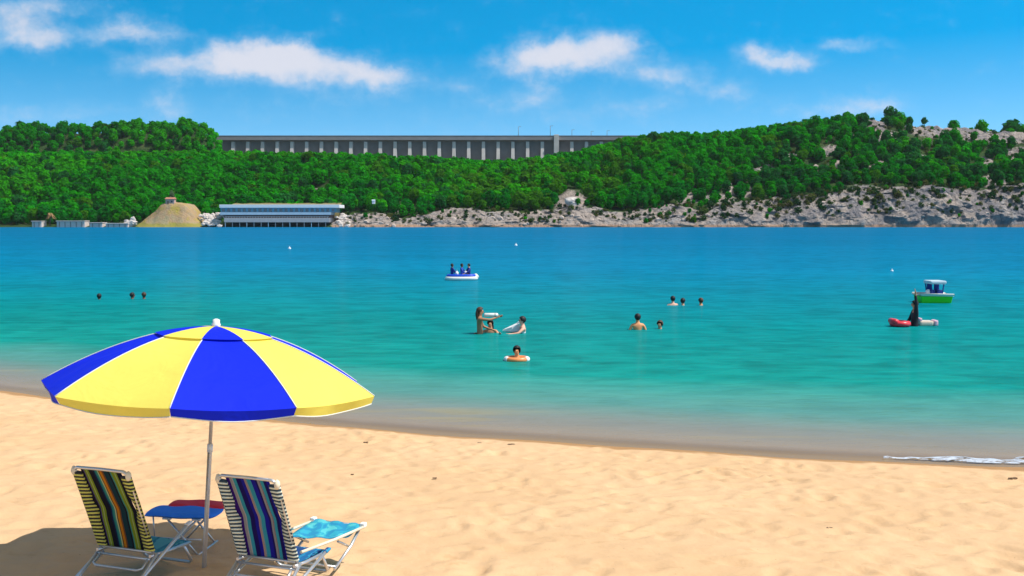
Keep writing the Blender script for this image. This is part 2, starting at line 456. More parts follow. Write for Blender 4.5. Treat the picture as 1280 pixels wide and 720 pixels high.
# ------------------------------------------------------------------ beach, lake bed and water
sand_m = sand_material()
def beach_z(X, Y):
    D = Y - shore_y(X)
    z = WZ - 0.072 * np.minimum(D, 0) - 0.085 * np.clip(D, 0, 60)
    # small scarp cut by the waves
    z = z + 0.018 * (1 - sstep(-0.6, -0.12, D)) - 0.018
    return z
def footprints(X, Y, n, x0, x1, y0, y1, seed):
    r = np.random.default_rng(seed)
    out = np.zeros_like(X)
    dx = X[0, 1] - X[0, 0]; dy = Y[1, 0] - Y[0, 0]
    for i in range(n):
        cx, cy = r.uniform(x0, x1), r.uniform(y0, y1)
        a, b, th = r.uniform(0.10, 0.20), r.uniform(0.06, 0.11), r.uniform(0, math.pi)
        d = r.uniform(0.010, 0.032)
        ext = a * 3
        i0 = max(0, int((cx - ext - X[0, 0]) / dx)); i1 = min(X.shape[1], int((cx + ext - X[0, 0]) / dx) + 2)
        j0 = max(0, int((cy - ext - Y[0, 0]) / dy)); j1 = min(X.shape[0], int((cy + ext - Y[0, 0]) / dy) + 2)
        if i0 >= i1 or j0 >= j1: continue
        lx = X[j0:j1, i0:i1] - cx; ly = Y[j0:j1, i0:i1] - cy
        p = (lx * math.cos(th) + ly * math.sin(th)) / a; q = (-lx * math.sin(th) + ly * math.cos(th)) / b
        rr = p * p + q * q
        out[j0:j1, i0:i1] += d * (-np.exp(-rr) + 0.45 * np.exp(-(np.sqrt(rr) - 1.5) ** 2 * 4))
    return out
xs = np.arange(-13, 10.01, 0.04); ys = np.arange(4.5, 22.01, 0.04)
X, Y = np.meshgrid(xs, ys)
Z = beach_z(X, Y)
D = Y - shore_y(X)
rough = (1 - sstep(-0.9, -0.2, D))
fp = footprints(X, Y, 4200, -13, 10, 4.5, 20, 3)
Z = Z + rough * (fp * 0.75 + 0.018 * fbm(X * 0.8, Y * 0.8, 0, 3) + 0.010 * fbm(X * 4, Y * 4, 3, 3))
edge = np.minimum(np.minimum(X + 13, 10 - X), np.minimum(Y - 4.5, 22 - Y))
Zs = beach_z(X, Y)
Z = Zs + (Z - Zs) * sstep(0, 0.5, edge)
beach = grid_mesh('beach_sand', X, Y, Z, sand_m); tag(beach, kind='structure')
# coarse ground around and under it, lake bed and land behind the viewer
def ringgrid(xa, ya, name):
    X, Y = np.meshgrid(xa, ya)
    Z = beach_z(X, Y)
    Z = np.where(Y < -5, beach_z(X, np.full_like(Y, -5.0)), Z)
    inside = (X > -12.9) & (X < 9.9) & (Y > 4.6) & (Y < 21.9)
    Z = np.where(inside, Z - 0.5, Z)
    return grid_mesh(name, X, Y, Z, sand_m)
xa = np.concatenate([[-6000, -2000, -600, -200, -80, -40, -25, -18], np.arange(-13.0, 10.01, 0.5), [14, 20, 30, 60, 150, 500, 2000, 6000]])
ya = np.concatenate([[-3000, -500, -60, -20, -5, 0], np.arange(4.5, 22.01, 0.5), [25, 30, 40, 60, 90, 150, 400, 1200, 5000]])
gnd = ringgrid(xa, ya, 'ground'); tag(gnd, kind='structure')

water_m = water_material()
xa = np.array([-6000, -1500, -400, -100, -40, -15, 0, 15, 40, 100, 400, 1500, 6000.0])
ya = np.array([8, 14, 20, 30, 50, 100, 200, 400, 700.0])
X, Y = np.meshgrid(xa, ya)
lake = grid_mesh('lake_water', X, Y, np.full_like(X, WZ), water_m); tag(lake, kind='structure')

# foam where the last ripple breaks, at the right-hand end of the waterline
foam_m = pbr('foam', (0.50, 0.56, 0.66), 0.5, noise=14, noise_amt=0.12, bump=0.5, bump_scale=40)
def foam_lace(m):
    # bubbles break up into gaps of open water
    nt = m.node_tree; t = NT(nt)
    out = [n for n in nt.nodes if n.type == 'OUTPUT_MATERIAL'][0]
    src = out.inputs['Surface'].links[0].from_socket
    co = t.n('ShaderNodeTexCoord').outputs['Object']
    n_ = t.noise(t.n('ShaderNodeMapping', ins={'Vector': co, 'Scale': (0.6, 1.6, 1.0)}), 9.0, 5, .65)
    a = t.sstep(n_, .36, .56)
    mx = t.n('ShaderNodeMixShader', ins={0: a, 1: t.n('ShaderNodeBsdfTransparent'), 2: src})
    nt.links.new(mx.outputs[0], out.inputs['Surface'])
foam_lace(foam_m)
xs = np.arange(4.95, 10.0, 0.05)
nw = 9
FX = np.repeat(xs[None, :], nw, 0)
tt = np.linspace(0, 1, nw)[:, None]
wid = (0.04 + 0.46 * sstep(4.95, 6.4, FX)) * (0.75 + 0.35 * fbm(FX * 1.7, 0, 0, 3))
y0_ = shore_y(FX) - 0.03 + 0.10 * fbm(FX * 2.3, 4, 0, 3) * (1 - sstep(5.2, 6.5, FX))
FY = y0_ + tt * wid
FZ = WZ + 0.004 + 0.02 * np.sin(tt * math.pi) * (0.8 + 0.5 * fbm(FX * 6, FY * 6, 0, 3))
foam = grid_mesh('foam', FX, FY, FZ, foam_m); tag(foam, kind='stuff')
foam['label'] = 'thin line of white foam along the wet sand'

# bits of dark debris on the sand
deb_m = pbr('dark_debris', (0.16, 0.10, 0.06), 0.9)
debris = [((458, 554), .030, 'small dark bit of debris on the sand closest to the umbrella and the water'),
          ((600, 555), .030, 'small dark bit of debris by the waterline, beside a longer flat one'),
          ((641, 557), .045, 'longest flat dark bit of debris near the waterline'),
          ((543, 599), .024, 'small dark bit of debris midway up the bare sand'),
          ((1036, 662), .026, 'lone dark bit of debris on the open sand at the lower right'),
          ((1266, 599), .040, 'dark bit of debris at the right edge below the foam'),
          ((441, 594), .020, 'tiny dark bit of debris above the teal chair legrest')]
for k, ((px, py), s_, lab) in enumerate(debris):
    s_ *= .62
    p = on_z(px, py, -0.2)
    for _ in range(6):
        p = on_z(px, py, float(beach_z(np.array(p.x), np.array(p.y))))
    mb = MB()
    for j in range(4):
        a = random.uniform(0, 6.28); q = (random.uniform(-1, 1) * s_ * 1.6, random.uniform(-1, 1) * s_ * .8, 0.012)
        mb.ball(q, (s_ * random.uniform(.6, 1.2), s_ * random.uniform(.4, .8), s_ * .45), 2, noise=.35, seed=k * 3 + j)
    tag(mb.build('debris_clump', deb_m, loc=(p.x, p.y, p.z)), lab, 'debris', 'dark bits of debris on the sand', 'thing')

# ------------------------------------------------------------------ hills
def itp(b, pts):
    p = np.array(pts, float)
    return np.interp(b, p[:, 0], p[:, 1])
RIDGE_TOP = [(-900, 225), (-400, 200), (0, 190), (275, 188), (400, 190), (480, 192), (560, 197), (620, 200), (660, 197), (700, 191), (740, 183.5), (770, 175), (790, 170), (830, 164.5),
             (860, 165), (900, 164), (960, 156), (1020, 146), (1060, 140), (1110, 143), (1140, 148), (1170, 151), (1220, 154), (1280, 155), (1400, 155), (1700, 180), (2300, 235)]
CLIFF_TOP = [(-900, 280), (400, 280), (425, 272), (445, 266), (470, 268), (500, 274), (540, 268), (565, 262), (600, 262), (650, 266), (690, 262), (720, 256), (760, 266), (800, 264), (850, 258), (880, 262),
             (910, 252), (960, 252), (1000, 246), (1050, 240), (1100, 238), (1160, 232), (1200, 238), (1240, 236), (1280, 230), (1500, 235), (2300, 262)]
LEFT_TOP = [(-900, 200), (-300, 170), (0, 163), (30, 155), (75, 153), (115, 156), (150, 153), (200, 151), (240, 151), (258, 155), (268, 161), (276, 178), (284, 215), (2400, 400)]
TREE_PX = 12.0
def far_ground(b, Y):
    zc = z_of(itp(b, CLIFF_TOP), 608.0)
    zr = z_of(itp(b, RIDGE_TOP) + TREE_PX, 780.0)
    rockyr = sstep(1125, 1150, b) * 0
    zl = z_of(itp(b, LEFT_TOP) + TREE_PX, 880.0)
    s = np.clip((Y - 590) / 18, 0, 1)
    front = -1.6 + (zc + 1.6) * s ** 0.62
    t = np.clip((Y - 608) / 172, 0, 1)
    mid = zc + (zr - zc) * (0.45 * t + 0.55 * (t * t * (3 - 2 * t)))
    z = np.where(Y < 608, front, mid)
    back = zr - 9 * sstep(780, 835, Y)
    z = np.where(Y > 780, back, z)
    z = np.where(Y > 830, np.maximum(z, z + (np.maximum(zl, z) - z) * sstep(826, 880, Y)), z)
    z = z - (z - 22) * sstep(900, 945, Y) * (b < 800) * (b > -2000)
    z = z - (z + 5) * sstep(1000, 1500, Y)
    z = np.where(Y < 590, -1.6 - (590 - Y) * 1.2, z)
    return z
ROCKY = [(990, 199, 20, 7), (1038, 190, 22, 7), (1010, 214, 14, 5), (1100, 172, 22, 8), (1165, 164, 34, 9), (1205, 168, 42, 9), (1250, 172, 46, 9), (1045, 208, 12, 5), (955, 215, 20, 8), (1090, 160, 16, 8), (1150, 160, 24, 8),
         (1270, 195, 18, 10), (1190, 244, 60, 10), (1150, 200, 10, 5), (1095, 205, 9, 5), (1230, 205, 12, 6), (925, 240, 26, 7), (880, 248, 40, 8), (712, 252, 24, 14), (1120, 240, 80, 8), (1240, 228, 18, 8), (395, 240, 16, 5), (500, 262, 12, 5)]
def rock_field(b, Y, z):
    py = 277 - (z - CAMZ) * F / Y
    r = 1 - sstep(608, 616, Y + 5 * fbm(b / 14, Y / 9, 0, 3))
    r = r * sstep(405, 425, b)
    for (cx, cy, hx, hy) in ROCKY:
        r = np.maximum(r, np.exp(-(((b - cx) / hx) ** 2 + ((py - cy) / hy) ** 2)) * 1.15)
    return r
cols = np.concatenate([np.linspace(-900, -60, 120), np.arange(-58, 1345, 1.5), np.linspace(1347, 2300, 120)])
rows = np.concatenate([[560, 580, 588], np.arange(590, 618, 0.6), np.arange(618, 700, 2.2), np.arange(700, 800, 2.5), np.arange(800, 1000, 5), [1040, 1100, 1200, 1400, 1700]])
B, YY = np.meshgrid(cols, rows)
ZZ = far_ground(B, YY)
XX = (B - 640) / F * YY
rk = rock_field(B, YY, ZZ)
# craggy relief: cliffs pushed in and out, ledges on the rocky slope
crag = fbm(XX / 13, YY / 8, ZZ / 7, 4, 0.5)
ridged = 1 - np.abs(fbm(XX / 10 + 40, YY / 9, ZZ / 10, 4, 0.5))
front = sstep(588, 592, YY) * (1 - sstep(612, 622, YY))
cl = sstep(405, 430, B)
YY2 = YY + front * cl * (crag * 3.4 - ridged * 2.2 + 1.0)
ZZ2 = ZZ + cl * front * (crag * 1.4 + ridged * 1.2 - 0.8) * sstep(589, 594, YY) + (1 - front) * sstep(612, 625, YY) * (rk * (ridged * 2.6 - 1.0 + crag * 1.2) + 0.8 * crag)
hills = grid_mesh('hills', XX, YY2, ZZ2, terrain_material(), smooth=False); tag(hills, kind='structure')
att = hills.data.attributes.new('rock', 'FLOAT', 'POINT')
att.data.foreach_set('value', rk.ravel().astype(np.float32))

# ------------------------------------------------------------------ trees
leaf_m = leaf_material()
bark_m = pbr('bark', (0.11, 0.085, 0.06), 0.9, noise=3)
def crown_template(seed, nleaf, tall=1.0, loose=0.0):
    """leaf quads around several lobes, unit tree about 9 m high and 8 m wide"""
    r = np.random.default_rng(seed)
    nl = r.integers(7, 11)
    cs = []; rs = []
    for i in range(nl):
        a = r.uniform(0, 6.283); d = r.uniform(0.2, 2.6) ; zz = r.uniform(3.2, 6.6 * tall)
        d *= 1 - 0.5 * abs(zz - 4.6) / 4
        cs.append((d * math.cos(a), d * math.sin(a), zz)); rs.append(r.uniform(1.2, 2.1))
    cs.append((0, 0, 5.6 * tall)); rs.append(2.3)
    cs.append((0, 0, 3.6)); rs.append(2.5)
    cs = np.array(cs); rs = np.array(rs)
    w = rs ** 2 / (rs ** 2).sum()
    P = []; Nn = []
    while len(P) < nleaf:
        i = r.choice(len(rs), p=w)
        d = r.normal(size=3); d /= np.linalg.norm(d)
        p = cs[i] + d * rs[i] * (r.uniform(0.82, 1.08) + loose * r.uniform(0, .35))
        dist = np.linalg.norm(cs - p, axis=1) / rs
        if (dist < 0.72).any(): continue
        if p[2] < 1.0: continue
        P.append(p); Nn.append(d)
    P = np.array(P); Nn = np.array(Nn)
    Nn = Nn + np.array([0, 0, .25]) + r.normal(size=Nn.shape) * 0.38; Nn /= np.linalg.norm(Nn, axis=1)[:, None]
    up = r.normal(size=Nn.shape)
    U = np.cross(Nn, up); U /= np.linalg.norm(U, axis=1)[:, None]
    V = np.cross(Nn, U)
    s = r.uniform(0.38, 0.72, size=(len(P), 1)) * math.sqrt(230 / nleaf)
    q = np.stack([P - U * s - V * s * .7, P + U * s * .9 - V * s * .8, P + U * s + V * s * .75, P - U * s * .8 + V * s], 1)
    shade = r.uniform(0.85, 1.15, len(P))
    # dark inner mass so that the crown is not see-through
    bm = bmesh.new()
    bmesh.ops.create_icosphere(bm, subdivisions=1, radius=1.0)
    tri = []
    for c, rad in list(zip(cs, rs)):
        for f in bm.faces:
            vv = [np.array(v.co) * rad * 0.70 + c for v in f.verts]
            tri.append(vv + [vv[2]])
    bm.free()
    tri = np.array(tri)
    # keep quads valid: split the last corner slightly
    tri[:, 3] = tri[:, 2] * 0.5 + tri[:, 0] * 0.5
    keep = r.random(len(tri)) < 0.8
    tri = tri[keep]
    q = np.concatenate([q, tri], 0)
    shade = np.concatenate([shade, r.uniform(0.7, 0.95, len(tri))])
    return q.astype(np.float32), shade.astype(np.float32)
T_FAR = [crown_template(10 + i, 170) for i in range(6)]
T_NEAR = [crown_template(40 + i, 330, 1.0 + .06 * (i % 3), 0.3 * (i % 2)) for i in range(6)]
TINTS = [(0.016, 0.275, 0.004), (0.034, 0.320, 0.003), (0.008, 0.195, 0.012), (0.055, 0.220, 0.006), (0.018, 0.150, 0.024)]
def mesh_from_quads(name, q, cols_, link=False):
    v = q.reshape(-1, 3)
    f = np.arange(len(v)).reshape(-1, 4)
    me = bpy.data.meshes.new(name)
    me.vertices.add(len(v)); me.vertices.foreach_set('co', np.ascontiguousarray(v, np.float32).ravel())
    me.loops.add(len(v)); me.loops.foreach_set('vertex_index', f.ravel().astype(np.int32))
    me.polygons.add(len(f))
    me.polygons.foreach_set('loop_start', np.arange(0, len(v), 4, dtype=np.int32))
    me.polygons.foreach_set('loop_total', np.full(len(f), 4, np.int32))
    me.materials.append(leaf_m)
    me.update(calc_edges=True)
    a = me.attributes.new('leafcol', 'FLOAT_COLOR', 'FACE')
    c4 = np.concatenate([cols_, np.ones((len(cols_), 1))], 1).astype(np.float32)
    a.data.foreach_set('color', c4.ravel())
    return me

def pick_trees():
    out = []
    r = np.random.default_rng(11)
    def tryrow(Y, b0, b1, step_m, hscale=1.0, zone='main'):
        b = b0
        while b < b1:
            b += step_m / Y * F * r.uniform(0.7, 1.3)
            y = Y + r.uniform(-3, 3)
            z = float(far_ground(np.array(b), np.array(y)))
            out.append([b, y, z, r.choice([r.uniform(0.65, 1.0), r.uniform(0.9, 1.35)]) * hscale, zone])
    Yr = 593.0
    while Yr < 800:
        tryrow(Yr, -150, 1440, 6.6)
        Yr += 5.6
    Yr = 816.0
    while Yr < 900:
        tryrow(Yr, -150, 276, 6.6, 1.0, 'back')
        Yr += 7
    # wings outside the frame, sparser
    for (a, c) in ((-800, -150), (1440, 2200)):
        Yr = 596.0
        while Yr < 800:
            tryrow(Yr, a, c, 10, 1.2, 'wing'); Yr += 11
    keep = []
    for t_ in out:
        b, y, z, s, zone = t_
        py = 277 - (z - CAMZ) * F / y
        if z < 0.6: continue
        if zone == 'main':
            rf = float(rock_field(np.array(b), np.array(y), np.array(z)))
            if r.random() < min(1.0, max(0, rf * 1.35 - 0.12)) : 
                if r.random() < (0.55 if b > 800 else .85): continue
                s *= r.uniform(.3, .65); t_[3] = s
            # open shore: mound, building and landings
            if b < 172 and y < 604 and b > 30: continue
            if 172 <= b <= 262 and y < 612: continue
            if 262 < b < 432 and y < 617: continue
            if 280 < b < 410 and y < 640 : t_[3] *= 0.6
            if 1128 < b and py < 183 and r.random() < .88: continue
            if y > 755: t_[3] = min(t_[3], .95)
            if b > 900 and r.random() < 0.12: continue
            if b > 1000: t_[3] *= r.uniform(0.75, 1.1)
            if y < 616: t_[3] *= r.uniform(0.5, 0.95)
            if b < 400 and y < 612: t_[3] *= 1.25
        if zone == 'back' and 148 < b < 206 and 840 < y < 852: continue
        keep.append(t_)
    # trees of the rocky summit, placed one by one
    for (px, pt, w, lab) in SUMMIT:
        Yd = 782.0
        s = w / F * Yd / 8.2
        b = px
        z = float(far_ground(np.array(float(b)), np.array(Yd)))
        ztop = float(z_of(pt, Yd))
        s = max(s, 0.3)
        keep.append([b, Yd, ztop - 8.0 * s, s, lab])
    return keep
SUMMIT = [(1111, 138, 24, 'dense round tree left of the gap on the rocky summit, second of a close pair'),
          (1122, 141, 22, 'round tree right beside the gap at the left end of the rocky summit'),
          (1133, 146, 12, 'small bushy tree at the edge of the treed crest where bare summit rock begins'),
          (1151, 147, 9, 'sparse small shrub on the bare summit rocks just right of the treed crest'),
          (1189, 151, 20, 'lone compact round tree standing against the sky on bare summit rock'),
          (1201, 161, 8, 'tiny bush beside the lone compact tree on the summit rock'),
          (1222, 155, 22, 'pointed green tree against the sky between the lone round tree and the wide clump'),
          (1257, 150, 30, 'wide tall summit tree that leads the clump at the right end of the crest'),
          (1274, 156, 24, 'lower summit tree at the very right edge of the crest clump'),
          (1243, 163, 12, 'low bush at the foot of the wide summit tree'),
          (1168, 160, 8, 'low round bush on the ochre rocks of the summit')]
trees = pick_trees()
# which trees show largest: paint discs from near to far
order = sorted(range(len(trees)), key=lambda i: trees[i][1])
W_, H_ = 1280, 300
occ = np.zeros((H_, W_), bool)
vis = np.zeros(len(trees))
yy_, xx_ = np.mgrid[0:H_, 0:W_]
for i in order:
    b, y, z, s, zone = trees[i]
    py = 277 - (z + 4.6 * s - CAMZ) * F / y
    rx = 3.9 * s * F / y; rz = 4.0 * s * F / y
    x0, x1 = int(max(0, b - rx)), int(min(W_, b + rx + 1)); y0, y1 = int(max(0, py - rz)), int(min(H_, py + rz + 1))
    if x0 >= x1 or y0 >= y1: continue
    d = ((xx_[y0:y1, x0:x1] - b) / rx) ** 2 + ((yy_[y0:y1, x0:x1] - py) / rz) ** 2 < 0.9
    vis[i] = (d & ~occ[y0:y1, x0:x1]).sum()
    occ[y0:y1, x0:x1] |= d
named = [i for i in range(len(trees)) if trees[i][4] not in ('main', 'back', 'wing')]
rest = sorted([i for i in range(len(trees)) if i not in set(named)], key=lambda i: -vis[i])
indiv = set(named + rest[:300 - len(named)])
print('TREES', len(trees), 'smallest individual px area', vis[rest[288]])
near_meshes = {}
def near_mesh(k, c):
    if (k, c) not in near_meshes:
        q, sh = T_NEAR[k]
        near_meshes[(k, c)] = mesh_from_quads('crown', q, np.array(TINTS[c])[None, :] * sh[:, None])
    return near_meshes[(k, c)]
def trunk_mesh(seed):
    r = random.Random(seed)
    mb = MB()
    top = Vector((r.uniform(-.4, .4), r.uniform(-.4, .4), 5.2))
    mb.tube([(0, 0, -1.2), (0, 0, 0.3), top * 0.5, top], [0.34, 0.26, 0.18, 0.07], 7)
    for k in range(5):
        a = k * 1.26 + r.random(); h = r.uniform(1.8, 3.6)
        p = top * (h / 5.2)
        mb.tube([p, p + Vector((math.cos(a) * 1.1, math.sin(a) * 1.1, .9)), p + Vector((math.cos(a) * 2.2, math.sin(a) * 2.2, 2.0))], [0.12, .08, .03], 5)
    return mb.mesh('trunk', bark_m)
trunks = [trunk_mesh(i) for i in range(3)]
def zone_label(b, y, z, c):
    py = 277 - (z - CAMZ) * F / y
    if y > 830: return ('green broadleaf tree on the far wooded hilltop at the left end of the dam', 'trees of the far hilltop left of the dam')
    if b < 172 and y < 640: return ('tall dark green tree in the wood behind the low pale landings', 'trees behind the low pale landings')
    if b < 270 and y < 660: return ('green tree in the wood close behind the ochre mound', 'trees behind the ochre mound')
    if b < 435 and y < 700: return ('leafy tree on the bank above the long white-roofed lakeside building', 'trees above the long white-roofed building')
    if b < 435: return ('bright green tree high on the slope below the left part of the dam', 'trees high on the slope left of the dam wall')
    if b < 700 and y < 650: return ('leafy tree growing along the top of the low pink shoreline cliffs below the dam', 'trees on the low pink cliffs below the dam')
    if b < 790: return ('bright green tree on the wooded slope under the middle of the dam', 'trees on the slope under the dam')
    if b < 950 and y < 660: return ('shrubby tree among pale rocks where the shore cliffs start to rise', 'trees where the shore cliffs start to rise')
    if b < 1130 and py < 175: return ('bright green tree on the wooded crest right of the dam', 'trees on the wooded crest right of the dam')
    if y < 640: return ('dark green tree rooted on the grey cliffs of the right shore', 'trees on the grey cliffs of the right shore')
    return ('green tree on the rocky slope of the right-hand hill above the grey cliffs', 'trees on the rocky slope of the right-hand hill')
Q = []; CO = []
for i, (b, y, z, s, zone) in enumerate(trees):
    x = (b - 640) / F * y
    r = random.Random(i)
    nv = float(vnoise(x / 45.0, y / 60.0, 2.0))
    c = 0 if nv < 0.1 else 1
    if y < 650 and r.random() < 0.5: c = 2
    if r.random() < 0.18: c = r.choice([2, 3, 4])
    if 560 < b < 780 and y < 720 and r.random() < 0.5: c = 3
    if b > 940 and r.random() < 0.35: c = r.choice([2, 4, 4])
    rz = r.uniform(0, 6.283)
    sz = s * r.uniform(0.9, 1.15)
    if i in indiv:
        if zone in ('main', 'back', 'wing'): lab, grp = zone_label(b, y, z, c)
        else: lab, grp = zone, None
        nm = 'broadleaf_tree' if s > .35 else 'hillside_shrub'
        o = thing(nm, lab, 'tree' if s > .35 else 'shrub', (x, y, z - .4), rz, grp)
        if grp is None: o['kind'] = 'thing'
        o.scale = (s, s, sz)
        cr = bpy.data.objects.new('crown', near_mesh(i % 6, c)); C.objects.link(cr); cr.parent = o
        tk = bpy.data.objects.new('trunk', trunks[i % 3]); C.objects.link(tk); tk.parent = o
    else:
        q, sh = T_FAR[i % 6]
        ca, sa = math.cos(rz), math.sin(rz)
        M = np.array([[ca * s, -sa * s, 0], [sa * s, ca * s, 0], [0, 0, sz]], np.float32)
        Q.append(q @ M.T + np.array([x, y, z - .4], np.float32))
        tv = np.array(TINTS[c]) * r.uniform(0.75, 1.2) * (1 + .18 * float(vnoise(x / 28.0, y / 40.0, 7.0)))
        CO.append(tv[None, :] * sh[:, None])
me = mesh_from_quads('woodland', np.concatenate(Q), np.concatenate(CO))
wood = bpy.data.objects.new('woodland', me); C.objects.link(wood)
tag(wood, 'dense green woodland covering the hills across the lake', None, None, 'stuff')

# undergrowth along the foot of the woods and scrub on the rocks
Q = []; CO = []
r = np.random.default_rng(5)
for k in range(2150):
    if k > 1900:
        b = r.uniform(860, 1400); y = r.uniform(594, 611)
    elif k < 800:
        b = r.uniform(-150, 1440); y = 593 + abs(r.normal()) * 14
    else:
        b = r.uniform(900, 1400); y = r.uniform(604, 782)
    z = float(far_ground(np.array(b), np.array(y)))
    if z < .4: continue
    if 172 <= b <= 262 and y < 612: continue
    if 262 < b < 432 and y < 615: continue
    if b < 172 and b > 30 and y < 600: continue
    x = (b - 640) / F * y
    s = r.uniform(0.12, 0.34) * (1.6 if r.random() < .25 else 1) * (1.35 if k > 1900 else 1)
    q, sh = T_FAR[k % 6]
    q = q[::3]; sh = sh[::3]
    Q.append((q - np.array([0, 0, 2.0], np.float32)) * np.array([s * 1.2, s * 1.2, s], np.float32) + np.array([x, y, z], np.float32))
    tv = np.array([(0.03, .09, .02), (0.06, .11, .025), (.018, .07, .02), (.10, .12, .03)][k % 4])
    CO.append(tv[None, :] * sh[:, None])
me = mesh_from_quads('undergrowth', np.concatenate(Q), np.concatenate(CO))
ug = bpy.data.objects.new('undergrowth', me); C.objects.link(ug); tag(ug, 'low scrub among the rocks across the lake', kind='stuff')

# ------------------------------------------------------------------ far shore: rocks, mound, landings
rock_m = pbr('shore_rock', (0.44, 0.36, 0.31), 0.9, noise=0.6, noise_amt=0.35, bump=0.8, bump_scale=1.5)
pale_m = pbr('pale_rock', (0.55, 0.49, 0.45), 0.9, noise=0.6, noise_amt=0.25, bump=0.8, bump_scale=1.5)
mb = MB()
r = random.Random(4)
for k in range(230):
    if k < 110: b = r.uniform(418, 1400); y = 591 + abs(r.gauss(0, 4)); s = r.uniform(.5, 1.5)
    else:
        cx, cy, hx, hy = r.choice(ROCKY[:17]); b = cx + r.gauss(0, hx * .6)
        if b > 1350: continue
        target = cy + r.gauss(0, hy * .5)
        ysr = np.linspace(600, 790, 60); zz = far_ground(np.full(60, b), ysr)
        pyr = 277 - (zz - CAMZ) * F / ysr
        y = float(ysr[np.argmin(abs(pyr - target))]); s = r.uniform(.5, 1.9)
    z = float(far_ground(np.array(b), np.array(y)))
    mb.ball(((b - 640) / F * y, y, max(z, WZ) + .3 * s), (s * r.uniform(.9, 1.6), s, s * r.uniform(.6, 1.0)), 1, noise=.4, seed=k)
o = mb.build('boulder_scatter', rock_m); tag(o, 'loose rocks strewn over the cliffs and the rocky slope', kind='stuff')
# the one big pale block above the shore cliffs
p = at_y(714, 252, 612)
mb = MB(); mb.ball((0, 0, 0), (3.6, 2.4, 2.3), 3, noise=.35, seed=9); mb.ball((1.4, -.6, -1.6), (2.9, 2.2, 1.8), 3, noise=.35, seed=12)
tag(mb.build('boulder', pale_m, loc=(p.x, p.y - 3, p.z)), 'large pale boulder jutting out of the trees above the pink shore cliffs', 'boulder', kind='thing')
# shore rubble either side of the building
mb = MB()
for k in range(90):
    b = r.uniform(250, 279) if k < 60 else r.uniform(420, 436)
    py = r.uniform(266, 283); y = 592 + (283 - py) * .8
    p = at_y(b, py, y)
    s = r.uniform(.6, 1.5)
    mb.ball((p.x, p.y, p.z), (s * 1.3, s, s * .8), 1, noise=.4, seed=k)
o = mb.build('rubble', pale_m); tag(o, 'pale broken rock at the ends of the long lakeside building', kind='stuff')

# ochre mound
def mound_mat():
    m, t, out = new_mat('mound_earth')
    pos = t.n('ShaderNodeNewGeometry').outputs['Position']
    n1 = t.noise(pos, .16, 4, .6); n2 = t.noise(pos, .9, 4, .6)
    sz = t.n('ShaderNodeSeparateXYZ', ins={0: pos}).outputs[2]
    c = t.ramp(n1, [(.35, (.34, .26, .05)), (.5, (.35, .23, .13)), (.62, (.30, .25, .14))])
    grass = t.m('SUBTRACT', 1.0, t.sstep(t.m('ADD', sz, t.m('MULTIPLY', n1, 5)), 3.2, 5.2))
    c = t.mix(t.m('MULTIPLY', grass, .85), c, (.22, .22, .03))
    c = t.mix(t.m('MULTIPLY', t.sstep(n2, .5, .7), .4), c, (.19, .15, .08))
    b = t.n('ShaderNodeBsdfPrincipled', ins={'Base Color': c, 'Roughness': .95})
    t.set(b, 'Normal', t.n('ShaderNodeBump', ins={'Strength': .7, 'Distance': .6, 'Height': n2}))
    t.set(out, 'Surface', b); return m
pc = on_z(213, 283.5, WZ); Ym = 598.0
xs = np.linspace(-25, 25, 80); ys = np.linspace(-14, 20, 50)
X, Y = np.meshgrid(xs, ys)
prof = itp(X, [(-25, -1.5), (-19, .2), (-15, 3.0), (-10, 7.4), (-6, 11.2), (-3, 13.2), (3, 13.4), (8, 12.4), (11, 9.6), (14.5, 4.6), (17.5, 1.4), (20, -1.2), (25, -2)])
dep = np.where(Y < 0, sstep(-9.0, 4, Y), 1)
Zm = (prof + 1.2) * dep - 1.2 + .45 * fbm(X / 4, Y / 4, 0, 4)
Xc = (213 - 640) / F * Ym
mo = grid_mesh('earth_mound', X + Xc, Y + Ym, Zm, mound_mat(), smooth=True)
tag(mo, 'ochre earth mound with grassy foot at the water', None, None, 'structure')
# small pink hut and bush on top
hut_m = pbr('pink_plaster', (.50, .33, .27), .9); hutr_m = pbr('hut_roof', (.38, .17, .11), .8)
hp = at_y(213.5, 254, 600)
h = thing('hut', 'tiny pink hut on top of the ochre mound', 'hut', (hp.x, 600, hp.z - 1.0))
MB().box((0, 0, 1.7), (5.0, 3.2, 3.4), bev=.08).build('wall', hut_m, h)
mb = MB(); mb.add([(-2.9, -2, 3.35), (2.9, -2, 3.35), (2.9, 2, 3.35), (-2.9, 2, 3.35), (-2.6, 0, 4.4), (2.6, 0, 4.4)], [(0, 1, 5, 4), (2, 3, 4, 5), (1, 2, 5), (3, 0, 4), (0, 3, 2, 1)])
mb.build('roof', hutr_m, h)
MB().box((1.1, -1.65, 1.9), (.9, .1, 1.0)).build('window', pbr('dark_glass', (.05, .06, .07), .2), h)
MB().box((-1.1, -1.65, 1.1), (1.0, .1, 2.1)).build('door', pbr('hut_door', (.2, .12, .08), .7), h)
o = thing('small_tree', 'small grey-green tree sticking up behind the tiny hut on the mound', 'tree', (hp.x - .3, 604, hp.z - 1.0))
o.scale = (.55, .55, .95)
q, sh = T_NEAR[1]; cr = bpy.data.objects.new('crown', mesh_from_quads('crown', q, np.array((.10, .17, .08))[None] * sh[:, None])); C.objects.link(cr); cr.parent = o
tk = bpy.data.objects.new('trunk', trunks[0]); C.objects.link(tk); tk.parent = o

